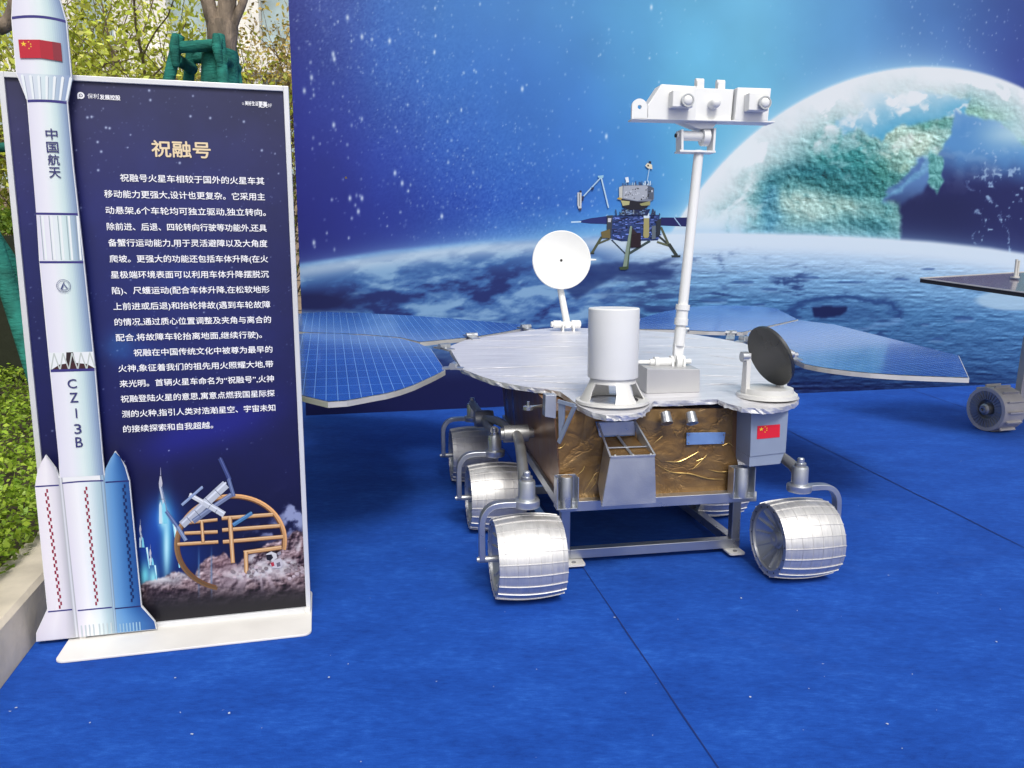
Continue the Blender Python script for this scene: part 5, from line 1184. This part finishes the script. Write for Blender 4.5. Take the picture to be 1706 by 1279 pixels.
mb.cyl(M0 + hz * .026, M0 + hz * .062, .011, n=16); mb.cyl(M0 - hz * .026, M0 - hz * .085, .019, n=20); mb.cyl(M0 - hz * .085, M0 - hz * .105, .023, n=20); mb.cyl(M0 - hz * .105, M0 - hz * .125, .014, n=18); mb.cyl(M0 - hz * .125, M0 - hz * .19, .009, n=14)
mb.build('mast_joint', M_WHITE, mast, smooth=.6)
# camera head
hy = my
def hp(x, y): return ly(1030 + x / 6.093, 100 + y / 6.093, hy - .06)
head_parts = MB()
prof = [hp(140, 598), hp(1590, 640), hp(1590, 622), hp(1530, 600), hp(140, 575)]
mb = MB()
pl0, pl1 = hp(160, 596), hp(1590, 634)
mb.prism([pl0, pl1, pl1 + Vector((0, 0, .006)), pl0 + Vector((0, 0, .006))], (0, .075, 0))
head = mb.build('camera_head', M_WHITE, rov, smooth=0, bevel=.001)
mb = MB(); mb.prism([hp(300, 598), hp(300, 455), hp(440, 242), hp(800, 265), hp(790, 606)], (0, .075, 0)); mb.build('left_housing', M_WHITE, head, smooth=0, bevel=.003)
mb = MB(); q = Vector((0, .018, 0)); mb.prism([hp(792, 606) + q, hp(798, 268) + q, hp(1195, 286) + q, hp(1165, 606) + q], (0, .055, 0)); mb.build('middle_housing', M_WHITE, head, smooth=0, bevel=.003)
mb = MB(); mb.prism([hp(1182, 610), hp(1212, 275), hp(1555, 286), hp(1520, 618)], (0, .07, 0)); mb.build('right_housing', M_WHITE, head, smooth=0, bevel=.003)
# side lug with a hole
c0 = hp(218, 475); r0 = .0325; lo = hp(140, 596)
N = 20; outer = []; inner = []
for i in range(N + 1):
    a_ = math.pi * i / N; outer.append(Vector((c0.x + r0 * math.cos(a_), c0.y, c0.z + r0 * math.sin(a_))))
hole = [Vector((c0.x + .0085 * math.cos(2 * math.pi * i / 16), c0.y, c0.z + .0085 * math.sin(2 * math.pi * i / 16))) for i in range(16)]
out = outer + [Vector((c0.x - r0, c0.y, lo.z)), Vector((c0.x + r0, c0.y, lo.z))]
m_ = len(out); mb = MB()
bm = bmesh.new()
def bmloop(vs):
    bv = [bm.verts.new(p) for p in vs]; return [bm.edges.new((bv[i], bv[(i + 1) % len(bv)])) for i in range(len(bv))]
ed = bmloop(out) + bmloop(hole); bmesh.ops.triangle_fill(bm, use_beauty=True, edges=ed)
ex = bmesh.ops.extrude_face_region(bm, geom=list(bm.faces)); bmesh.ops.translate(bm, verts=[v_ for v_ in ex['geom'] if isinstance(v_, bmesh.types.BMVert)], vec=(0, .012, 0)); bmesh.ops.recalc_face_normals(bm, faces=bm.faces)
me = bpy.data.meshes.new('lug'); bm.to_mesh(me); bm.free(); me.materials.append(M_WHITE); lug = bpy.data.objects.new('lug', me); COL.objects.link(lug); lug.parent = head
M_GLASS = mat('lens_glass', (.62, .62, .63), .12, .3, var=(8, .1))
for (xa, ya, xb, yb_, lx_, lz_) in ((515, 325, 715, 500, 660, 437), (1282, 350, 1468, 535, 1430, 460)):
    A = hp(xa, ya); B = hp(xb, yb_); mb = MB(); cc = (A + B) / 2
    mb.box((cc.x, cc.y - .022, cc.z), ((B - A).x, .044, abs((B - A).z))); ob = mb.build('camera', M_WHITE, head, smooth=0, bevel=.003)
    p = hp(lx_, lz_) + Vector((-.004, -.044, 0)); mb = MB(); r_ = .026
    mb.lathe([(r_ * .9, .0), (r_, -.004), (r_, -.018), (r_ * .80, -.018), (r_ * .80, -.012)], (p.x, p.y, p.z), 'y', n=32)
    lo_ = mb.build('lens_ring', M_SILVER, ob, smooth=.6)
    mb = MB(); mb.lathe([(r_ * .80 * math.sin(a_), -.012 - .012 * math.cos(a_)) for a_ in np.linspace(math.pi / 2, 0.01, 8)], (p.x, p.y, p.z), 'y', n=28); mb.build('lens', M_WHITE, ob, smooth=2)
p = hp(975, 440); mb = MB(); mb.lathe([(.021, .02), (.021, -.012), (.019, -.02), (.012, -.026), (.0005, -.028)], (p.x, p.y, p.z), 'y', n=24); mb.build('knob', M_WHITE, head, smooth=.8)
for xa, za in ((862, 268), (1077, 282)):
    p = hp(xa, za); mb = MB(); mb.box((p.x, p.y + .04, p.z + .012), (.030, .03, .032)); mb.cyl((p.x - .017, p.y + .04, p.z + .03), (p.x + .017, p.y + .04, p.z + .03), .010, n=14); mb.build('stud', M_WHITE, head, smooth=.5)
# pan-tilt yoke under the head
mb = MB()
def yp(x, y, dy=0.0): return ly(1030 + x / 6.093, 100 + y / 6.093, hy + dy)
a_, b_, c_, d_ = yp(620, 612, -.03), yp(1010, 622, -.03), yp(960, 695, -.03), yp(820, 695, -.03)
mb.prism([a_, b_, c_, d_], (0, .06, 0))
L0, L1, R0_, R1_ = yp(612, 715), yp(612, 930), yp(960, 700), yp(945, 935)
mb.prism([L0 + Vector((0, -.03, 0)), L1 + Vector((0, -.03, 0)), L1 + Vector((0, .03, 0)), L0 + Vector((0, .03, 0))], (.010, 0, 0))
mb.prism([R0_ + Vector((-.008, -.03, 0)), R1_ + Vector((-.008, -.03, 0)), R1_ + Vector((-.008, .03, 0)), R0_ + Vector((-.008, .03, 0))], (.010, 0, 0))
mb.box(((L1.x + R1_.x) / 2, hy, L1.z), (R1_.x - L1.x + .012, .06, .008))
z_ = yp(700, 768).z; xA = yp(590, 768).x; xB = yp(700, 768).x; xC = yp(845, 768).x; xD = yp(910, 768).x; xE = yp(950, 768).x
mb.cyl((xA, hy, z_), (L0.x, hy, z_), .013, n=20); mb.cyl((L0.x + .01, hy, z_), (xC, hy, z_), .020, n=22); mb.cyl((xC, hy, z_ - .004), (xD, hy, z_ - .004), .036, n=28); mb.cyl((xD, hy, z_), (xE, hy, z_), .012, n=18)
mb.box(((xC + xD) / 2, hy, z_ + .035), ((xD - xC) * .8, .03, .05))
yk = mb.build('yoke', M_WHITE, mast, smooth=.6, bevel=.0008)
mb = MB(); mb.cyl((xA - .001, hy, z_), (xA - .006, hy, z_), .008, n=16); mb.build('end_cap', M_DARK, yk)

# white dish at the back edge
yd = 2.05; c_ = ly(935.5, 433, yd); r_ = .187
dn = Vector((-.16, -1, .10)).normalized(); ex_ = Vector((1, 0, 0)); ex_ = (ex_ - dn * ex_.dot(dn)).normalized(); ez_ = ex_.cross(dn) * -1
if ez_.z < 0: ez_ = -ez_
mb = MB(); N = 56; rings = [(1.0, -.002), (1.0, .008), (.97, .012), (.7, -.006), (.4, -.017), (.1, -.021), (.028, -.0215)]
P = []; 
for k_, h in [(.028, -.034), (.5, -.024), (.97, -.004)] + rings:
    for j in range(N): a_ = 2 * math.pi * j / N; P.append(c_ + (ex_ * math.cos(a_) + ez_ * math.sin(a_)) * r_ * k_ + dn * h)
K = len(P) // N
mb.add(P, [(i * N + j, i * N + (j + 1) % N, (i + 1) * N + (j + 1) % N, (i + 1) * N + j) for i in range(K - 1) for j in range(N)] + [tuple(range((K - 1) * N, K * N))])
dish = mb.build('dish_antenna', M_WHITE, rov, smooth=.7)
mb = MB(); mb.cyl(c_ + dn * -.021, c_ + dn * -.0185, .0085, n=16); mb.build('feed_hole', M_DARK, dish)
mb = MB(); mb.cyl(c_ + ex_ * r_ * .96 + dn * -.012, c_ + ex_ * r_ * 1.2 + dn * -.012, .008, .004, n=10); mb.build('side_pin', M_WHITE, dish)
mb = MB(); b0 = ly(946, 541, yd); b0.z = deckz(yd) + .02; b1 = ly(933, 478, yd + .03); b1.z -= .0
mb.tube([b0, b1, c_ + dn * -.05], [.023, .021, .018], 16); mb.build('stem', M_WHITE, dish, smooth=.8)
mb = MB(); mb.cyl(ly(918, 540, yd), ly(967, 540, yd), .018, n=18); mb.cyl(ly(922, 540, yd), ly(934, 540, yd), .025, n=18); mb.cyl(ly(952, 540, yd), ly(966, 540, yd), .027, n=18)
for u in (937, 955): q = ly(u, 543, yd); mb.box((q.x, yd, deckz(yd) + .02), (.010, .05, .05))
mb.build('dish_mount', M_WHITE, dish, smooth=.6)

# dark mirror disc on its fork
cx, cy = .478, .13; zd = deckz(cy)
mb = MB(); mb.lathe([(.125, zd + .001), (.122, zd + .016), (.108, zd + .018), (.104, zd + .040), (.09, zd + .042), (.0, zd + .042)], (cx, cy, 0), n=56)
for s, u0, u1, vt, vb in ((-1, 1238, 1254, 588, 655), (1, 1296, 1309, 588, 652)):
    a_, b_ = ly(u0, vb, cy), ly(u1, vb, cy); t0, t1 = ly(u0 + 4, vt, cy), ly(u1 - 1, vt, cy)
    mb.prism([a_ + Vector((0, -.022, 0)), a_ + Vector((0, .022, 0)), t0 + Vector((0, .016, 0)), t0 + Vector((0, -.016, 0))], Vector(((t1 - t0).x * .6, 0, 0)))
fork = mb.build('mirror_fork', mat('light_grey_paint', ()), rov, smooth=.6)
c_ = ly(1283, 593, cy); dn = Vector((-.60, -.72, .34)).normalized()
a1 = ly(1240, 594, cy); a2 = ly(1314, 590, cy)
mb = MB(); mb.cyl(a1 - Vector((.012, 0, 0)), a1 + Vector((.012, 0, 0)), .0215, n=20); mb.cyl(a1 + Vector((.012, 0, 0)), a1 + Vector((.02, 0, 0)), .018, n=18); mb.build('pivot', M_SILVER, fork, smooth=.6); mb = MB(); mb.cyl(a2 - Vector((.012, 0, 0)), a2 - Vector((.004, 0, 0)), .024, n=20); mb.cyl(a2, a2 + Vector((.008, 0, 0)), .022, n=20); mb.cyl(a2 + Vector((.008, 0, 0)), a2 + Vector((.02, 0, 0)), .016, n=20); mb.cyl(a2 - Vector((.02, 0, 0)), a2, .009, n=12)
mb.build('pivot', M_SILVER, fork, smooth=.6)
ea = (ly(1259, 549, cy) - ly(1307, 637, cy)) / 2
dn = Vector((0, -1, 0)); 
# the disc is seen as a tilted ellipse: long axis along ea, short axis foreshortened
la = ea.length; vd = (c_ - rl(CAM)).normalized(); ua = (ea - vd * ea.dot(vd)).normalized(); sb = ua.cross(vd).normalized(); tilt = R(57)
if sb.x < 0: sb = -sb
wb = (sb * math.cos(tilt) - vd * math.sin(tilt)).normalized(); nn = ua.cross(wb).normalized()
if nn.dot(vd) > 0: nn = -nn
N = 48; rr_ = la
def disc(mbx, off, r0): return [c_ + (ua * math.cos(2 * math.pi * j / N) + wb * math.sin(2 * math.pi * j / N)) * r0 + nn * off for j in range(N)]
mb = MB(); P = disc(mb, .006, rr_ * .985) + disc(mb, .003, rr_) + disc(mb, -.008, rr_); mb.add(P, [tuple(range(N))] + [(i * N + j, i * N + (j + 1) % N, (i + 1) * N + (j + 1) % N, (i + 1) * N + j) for i in (0, 1) for j in range(N)] + [tuple(range(2 * N, 3 * N))])
mb.build('mirror_disc', M_MIRROR, rov, smooth=.5)

# wing panels
M_PE = M_ALU
def wing(pts, hinges, name='wing_panel'):
    P = [p if isinstance(p, Vector) else dk(*p) for p in pts]
    mb = MB(); mb.prism([p + Vector((0, 0, -.003)) for p in P], (0, 0, -.022)); o = mb.build(name, M_PE, rov, smooth=0)
    cen = sum(P, Vector((0, 0, 0))) / len(P)
    mb = MB(); mb.poly([cen + (p - cen) * .992 for p in P]); mb.build('cell_sheet', M_SOLAR, o, smooth=0)
    for (h0, h1) in hinges:
        a_, b_ = dk(*h0), dk(*h1); d = (b_ - a_); mb = MB(); m_ = (a_ + b_) / 2; side = d.cross(Vector((0, 0, 1))).normalized()
        mb.bar(a_, m_ + Vector((0, 0, .004)), .05, .010); mb.bar(m_ + Vector((0, 0, .004)), b_, .05, .010)
        mb.cyl(m_ - side * .035 + Vector((0, 0, .014)), m_ + side * .035 + Vector((0, 0, .014)), .016, n=16); mb.box(m_ + Vector((0, 0, .01)), (.03, .03, .03)); mb.build('hinge', M_SILVER, o, smooth=.6)
A_h = [((728, 578), (752, 583)), ((738, 613), (772, 614))]
def dkx(x, y): return Vector((x, y, deckz(y)))
wing([(742, 616), (727, 624), (712, 631), (690, 641), (667, 649), (644, 655), (621, 659), (600, 663), (578, 667), (546, 669), (508, 660), dkx(-1.72, .80), dkx(-1.80, 1.3), dkx(-1.77, 1.9), (508, 554), (560, 555), (609, 558), (640, 560), (667, 563), (697, 571), (718, 580)], A_h)
wing([dkx(-1.92, 3.0), dkx(-1.88, 2.5), (505, 553), (609, 557), (667, 562), (700, 569.5), (790, 561), (840, 553), (880, 545), (872, 541), (820, 536), (750, 530), (680, 525), (600, 521), (540, 519)], [((778, 558), (794, 566)), ((866, 545), (886, 550))])
wing([(1311, 590), (1325, 599), (1340, 606), (1362, 610.5), (1385, 614), (1418, 618), (1450, 621), (1492, 624), (1535, 626), (1615, 629), (1598, 592), (1530, 575), (1470, 560), (1430, 550), (1390, 540), (1332, 533), (1245, 553.5), (1242, 568)], [((1330, 600), (1306, 592)), ((1252, 565), (1230, 570))])
wing([(1062, 548), (1066, 530), (1105, 519), (1150, 511), (1199, 508), (1250, 509), (1293, 513), (1330, 532), (1285, 542), (1238, 553), (1180, 551.5), (1128, 549)], [((1220, 551), (1216, 566)), ((1140, 549), (1138, 555))])

# wheels: barrel treads with ribs, spoked hubs
RW, RE, WW = .163, .150, .262
def prof_r(t): return RE + (RW - RE) * (1 - t * t)
mb = MB(); ts = np.linspace(-1, 1, 25); pf = []
for t in ts: pf.append((prof_r(t), t * WW / 2))
pf2 = []
for i, t in enumerate(ts):
    pf2.append((prof_r(t), t * WW / 2))
    if i % 4 == 2 and 0 < i < 24:
        pf2 += [(prof_r(t), t * WW / 2 + .0006), (prof_r(t) - .0016, t * WW / 2 + .001), (prof_r(t) - .0016, t * WW / 2 + .0022), (prof_r(t), t * WW / 2 + .0026)]
pf2 += [(RE - .006, WW / 2), (RE - .006, -WW / 2)]
mb.lathe(pf2, axis='x', n=72, closed=True)
NR = 22
for k_ in range(NR):
    a_ = 2 * math.pi * k_ / NR; P = []
    for t in np.linspace(-1, 1, 11):
        for da, h in ((-.011, -.002), (-.008, .0034), (.008, .0034), (.011, -.002)):
            q = prof_r(t) + h; P.append((t * (WW / 2 + .001), q * math.cos(a_ + da), q * math.sin(a_ + da)))
    mb.add(P, [(4 * i + j, 4 * i + j + 1, 4 * i + j + 5, 4 * i + j + 4) for i in range(10) for j in range(3)] + [(0, 1, 2, 3), (43, 42, 41, 40)])
tread_mb = mb
hb = MB()
for s in (-1, 1):
    x = s * WW / 2
    hb.lathe([(RE - .005, x - s * .002), (RE - .024, x - s * .002), (RE - .026, x - s * .012), (RE - .032, x - s * .016), (.045, x - s * .060), (.040, x - s * .045), (.030, x - s * .045), (.028, x - s * .03), (.012, x - s * .03), (.010, x - s * .038), (0, x - s * .038)], axis='x', n=60)
    for k_ in range(12):
        a_ = 2 * math.pi * k_ / 12; e = Vector((0, math.cos(a_), math.sin(a_)))
        hb.bar(Vector((x - s * .052, 0, 0)) + e * .044, Vector((x - s * .014, 0, 0)) + e * (RE - .03), .0065, .010, up=(1, 0, 0))
bolts = MB()
for s in (-1, 1):
    for k_ in range(16):
        a_ = 2 * math.pi * (k_ + .5) / 16; e = Vector((s * WW / 2 - s * .0015, math.cos(a_) * (RE - .014), math.sin(a_) * (RE - .014))); bolts.cyl(e, e + Vector((s * .0012, 0, 0)), .0032, n=8)
w0 = None
wheels = []
for s in (-1, 1):
    for y in (0, .80, 1.65):
        if w0 is None:
            w0 = tread_mb.build('wheel', M_TREAD, rov, smooth=.5); h0 = hb.build('hub', M_HUB, w0, smooth=.5); b0_ = bolts.build('hub_bolt', M_DARK, w0, smooth=0); wv = w0; kids = (h0, b0_)
        else:
            wv = w0.copy(); COL.objects.link(wv); wv.parent = rov
            for kk_ in kids: q = kk_.copy(); COL.objects.link(q); q.parent = wv
        wv.location = (s * .573, y, RW + .002); wv.rotation_euler = (random.uniform(0, 6), 0, 0); wheels.append(wv)
# wheel forks and steering posts
def fork_arm(s, y):
    xo = s * (.573 + WW / 2 + .045); xi = s * .573; zt2 = RW * 2 + .055
    m_ = M_SILVER
    mb = MB(); mb.lathe([(0, zt2 - .014), (.048, zt2 - .014), (.050, zt2 - .010), (.050, zt2 + .012), (.046, zt2 + .016), (.033, zt2 + .018), (.033, zt2 + .082), (.030, zt2 + .090), (.020, zt2 + .091), (.020, zt2 + .104), (.014, zt2 + .106), (.014, zt2 + .122), (.011, zt2 + .126), (0, zt2 + .126)], (xi - s * 0.0, y, 0), n=28)
    o = mb.build('steering_post', m_, rov, smooth=.6)
    P = [(xi + s * .03, zt2), (xo - s * .07, zt2 - .0), (xo - s * .03, zt2 - .012), (xo - s * .006, zt2 - .045), (xo, zt2 - .09), (xo, RW)]
    P = smooth_path([Vector((x, y, z)) for x, z in P], 5); mb = MB()
    hw, ht = .020, .011; VV = []
    for i, p in enumerate(P):
        t = (P[min(i + 1, len(P) - 1)] - P[max(i - 1, 0)]).normalized(); nn_ = Vector((-t.z, 0, t.x))
        for a_, b_ in ((-1, -1), (1, -1), (1, 1), (-1, 1)): VV.append(p + Vector((0, hw * a_, 0)) + nn_ * ht * b_)
    mb.add(VV, [(4 * i + j, 4 * i + (j + 1) % 4, 4 * i + 4 + (j + 1) % 4, 4 * i + 4 + j) for i in range(len(P) - 1) for j in range(4)] + [(0, 3, 2, 1), tuple(4 * (len(P) - 1) + j for j in range(4))])
    mb.build('fork', m_, o, smooth=.5, bevel=.002)
    mb = MB(); mb.cyl((xo + s * .014, y, RW), (s * (.573 + WW / 2 - .03), y, RW), .0125, n=16); mb.cyl((xo + s * .008, y, RW), (xo + s * .02, y, RW), .009, n=12); mb.build('axle', M_HUB, o, smooth=.6)
    return Vector((xi, y, zt2 + .05))
for s in (-1, 1):
    k0 = fork_arm(s, 0); k1 = fork_arm(s, .80); k2 = fork_arm(s, 1.65)
    piv = Vector((s * .50, .62, .545)); bog = Vector((s * .565, 1.26, .56))
    if s < 0: piv = lx(860, 722, -.50); bog = lx(806, 697, -.565)
    else: piv = Vector((.50, lx(860, 722, -.50).y, lx(860, 722, -.50).z)); bog = Vector((.565, lx(806, 697, -.565).y, lx(806, 697, -.565).z))
    mb = MB(); top_ = k0 + Vector((0, 0, .055))
    mb.tube(smooth_path([piv, piv.lerp(top_, .42) + Vector((0, 0, .010)), Vector((top_.x, top_.y + .06, piv.z - .055)), Vector((top_.x, top_.y + .012, piv.z - .12)), top_], 6), .0225, 16)
    mb.tube(smooth_path([piv, piv.lerp(bog, .5) + Vector((0, 0, .02)), bog], 6), .021, 16)
    ra = mb.build('rocker_arm', M_DSILVER, rov, smooth=.8)
    mb = MB(); mb.cyl(piv - Vector((.06, 0, 0)), piv + Vector((.055, 0, 0)), .040, n=26); mb.cyl(Vector((s * .40, piv.y, piv.z)), piv, .024, n=18); mb.cyl(piv - Vector((s * -.055, 0, 0)), piv + Vector((s * .075, 0, 0)), .028, n=20); mb.build('rocker_pivot', M_DSILVER, ra, smooth=.6)
    mb = MB(); mb.tube(smooth_path([bog, bog.lerp(k1, .6) + Vector((0, 0, .02)), k1 + Vector((0, 0, .06))], 5), .0215, 14); mb.tube(smooth_path([bog, bog.lerp(k2, .5) + Vector((0, 0, .02)), k2 + Vector((0, -.02, .04))], 5), .0215, 14)
    mb.lathe([(0, -.05), (.042, -.05), (.046, -.03), (.046, .03), (.042, .05), (0, .05)], bog, 'x', n=24); mb.build('bogie', M_DSILVER, rov, smooth=.8)

# ================================================================== STAND UNDER THE ROVER
st = empty('display_stand', RO, RA); tag(st, 'low welded square tube stand under the belly of the six wheeled rover', 'stand')
mb = MB(); T = .042; yS, xA, xB, yE = .30, -.345, .445, 1.25
mb.box(((xA + xB) / 2, yS, .045), (xB - xA - T, T, T)); mb.box(((xA + xB) / 2, yE, .045), (xB - xA - T, T, T))
for x in (xA, xB): mb.box((x, (yS + yE) / 2, .0455), (T, yE - yS + T - .001, T - .001))
mb.build('bottom_frame', M_SILVER, st, smooth=0, bevel=.002)
for x in (xA, xB):
    for y in (yS, yE):
        mb = MB(); zt_ = .285 + DT * (y - .12); mb.box((x, y, (.066 + zt_) / 2), (T - .002, T - .002, zt_ - .066)); mb.build('post', M_SILVER, st, smooth=0, bevel=.002)
        mb = MB(); q = rrect(x - .055 if x > 0 else x - .02, x + .02 if x > 0 else x + .075, y - .085, y - .0, .014); mb.prism([(a_, b_, .015) for a_, b_ in q], (0, 0, .007)); fp = mb.build('foot_plate', M_OFFW, st, smooth=.5)
        mb = MB(); xc = (x - .018) if x > 0 else x + .028; mb.lathe([(.010, .0222), (.010, .026), (.0, .027)], (xc, y - .055, 0), n=6); mb.build('bolt', M_DSILVER, fp, smooth=0)
for x in (xA + .07, xB - .07):
    mb = MB(); mb.cyl((x - .012, yS + .03, .022), (x + .012, yS + .03, .022), .021, n=20); mb.build('castor', M_DARK, st)

# ================================================================== SECOND ROVER AT THE RIGHT EDGE
r2 = gz(1655, 716); lr = empty('lunar_rover', (r2.x, r2.y, 0), R(14))
tag(lr, 'grey rover with flat dark panel and cleated wheel at the right edge', 'rover model')
YR = r2.y
def q2(u, v, dy=0.0):
    P = gy(u, v, YR + dy) - Vector((r2.x, r2.y, 0)); return Matrix.Rotation(-R(14), 3, 'Z') @ P
M_PAINTG = mat('warm_grey_paint', (.44, .415, .40), .5, .2, var=(8, .1))
zp = gy(1535, 463, YR).z
def pz(u, v): P = gz(u, v, zp) - Vector((r2.x, r2.y, 0)); return Matrix.Rotation(-R(14), 3, 'Z') @ P
a_, b_ = q2(1533, 463), q2(1706, 487, -.62)
a2 = q2(1720, 452, .35); 
P = [a_, b_ + (b_ - a_) * .9, a2 + (b_ - a_) * 1.4, a2]
mb = MB(); mb.prism([p + Vector((0, 0, -.003)) for p in P], (0, 0, -.03)); pn = mb.build('solar_panel', M_DARK, lr, smooth=0)
mb = MB(); cen = sum(P, Vector()) / 4; mb.poly([cen + (p - cen) * .985 for p in P]); mb.build('cell_sheet', M_SOLAR2, pn, smooth=0)
mb = MB(); mb.bar(P[0] + Vector((0, 0, .0)), P[1] + Vector((0, 0, 0)), .014, .008); mb.bar(P[0], P[3], .014, .008); mb.build('panel_rim', M_ALU, pn, smooth=0)
pb = q2(1691, 463, -.05); mb = MB(); mb.cyl(pb, pb + Vector((0, 0, .012)), .03, n=18); mb.cyl(pb, pb + Vector((0, 0, .14)), .010, n=14); mb.cyl(pb + Vector((.022, 0, 0)), pb + Vector((.022, 0, .13)), .008, n=12); mb.build('antenna_pin', M_ALU, lr)
# wheel with cleats: axis turned toward the camera
wr = .172
ctr = Vector((0, 0, wr)); wx = Vector((math.cos(R(4)), math.sin(R(4)), 0))      # local axle direction
mb = MB()
Mx = Matrix((wx, Vector((-wx.y, wx.x, 0)), (0, 0, 1))).transposed()
tmp = MB(); ww_ = .21
tmp.lathe([(wr - .03, -ww_ / 2), (wr - .004, -ww_ / 2), (wr, -ww_ / 2 + .005), (wr, ww_ / 2 - .005), (wr - .004, ww_ / 2), (wr - .03, ww_ / 2)], axis='x', n=56, closed=True)
for k_ in range(14):
    a_ = 2 * math.pi * k_ / 14; e = Vector((0, math.cos(a_), math.sin(a_))); tmp.bar(e * (wr + .008) + Vector((-ww_ * .36, 0, 0)), e * (wr + .008) + Vector((ww_ * .36, 0, 0)), .012, .026, up=e)
tmp.v = [tuple(Mx @ Vector(p) + ctr) for p in tmp.v]; rw = tmp.build('wheel', M_PAINTG, lr, smooth=.5)
tmp = MB(); tmp.lathe([(wr - .028, -ww_ / 2 + .004), (.075, -ww_ / 2 + .010), (.072, -ww_ / 2 + .05), (0, -ww_ / 2 + .05)], axis='x', n=44)
for k_ in range(30):
    a_ = 2 * math.pi * k_ / 30; e = Vector((0, math.cos(a_), math.sin(a_))); tmp.bar(Vector((-ww_ / 2 + .003, 0, 0)) + e * .078, Vector((-ww_ / 2 + .001, 0, 0)) + e * (wr - .03), .006, .008, up=(1, 0, 0))
tmp.v = [tuple(Mx @ Vector(p) + ctr) for p in tmp.v]; tmp.build('spoke_disc', M_DSILVER, rw, smooth=.5)
tmp = MB(); tmp.lathe([(.045, -ww_ / 2 + .05), (.043, -ww_ / 2 - .01), (.03, -ww_ / 2 - .02), (.028, -ww_ / 2 - .03), (.012, -ww_ / 2 - .03), (.01, -ww_ / 2 - .01), (0, -ww_ / 2 - .01)], axis='x', n=28); tmp.v = [tuple(Mx @ Vector(p) + ctr) for p in tmp.v]; tmp.build('hub', M_DSILVER, rw, smooth=.5)
mb = MB(); s0 = q2(1698, 676, .02); s1 = q2(1716, 560, .06); mb.bar(s0, s1, .07, .06, up=(0, 1, 0)); mb.build('leg_strut', M_PAINTG, lr, smooth=0, bevel=.006)
mb = MB(); bc = q2(1945, 545, .15); mb.box(bc, (.75, .8, .42)); mb.build('body', M_PAINTG, lr, smooth=0, bevel=.01)
for dx_, dy_ in ((.95, .25), (1.7, 0.6), (1.9, -.2)):
    q = rw.copy(); COL.objects.link(q); q.parent = lr; q.location = (dx_, dy_, 0)
    for ch in list(rw.children): c2_ = ch.copy(); COL.objects.link(c2_); c2_.parent = q
    mb = MB(); mb.bar((dx_ + .12, dy_ + .02, .2), (bc.x + (.25 if dx_ else -.25), bc.y + (.3 if dy_ else -.3), bc.z - .1), .06, .05); mb.build('leg_strut', M_PAINTG, lr, smooth=0, bevel=.006)
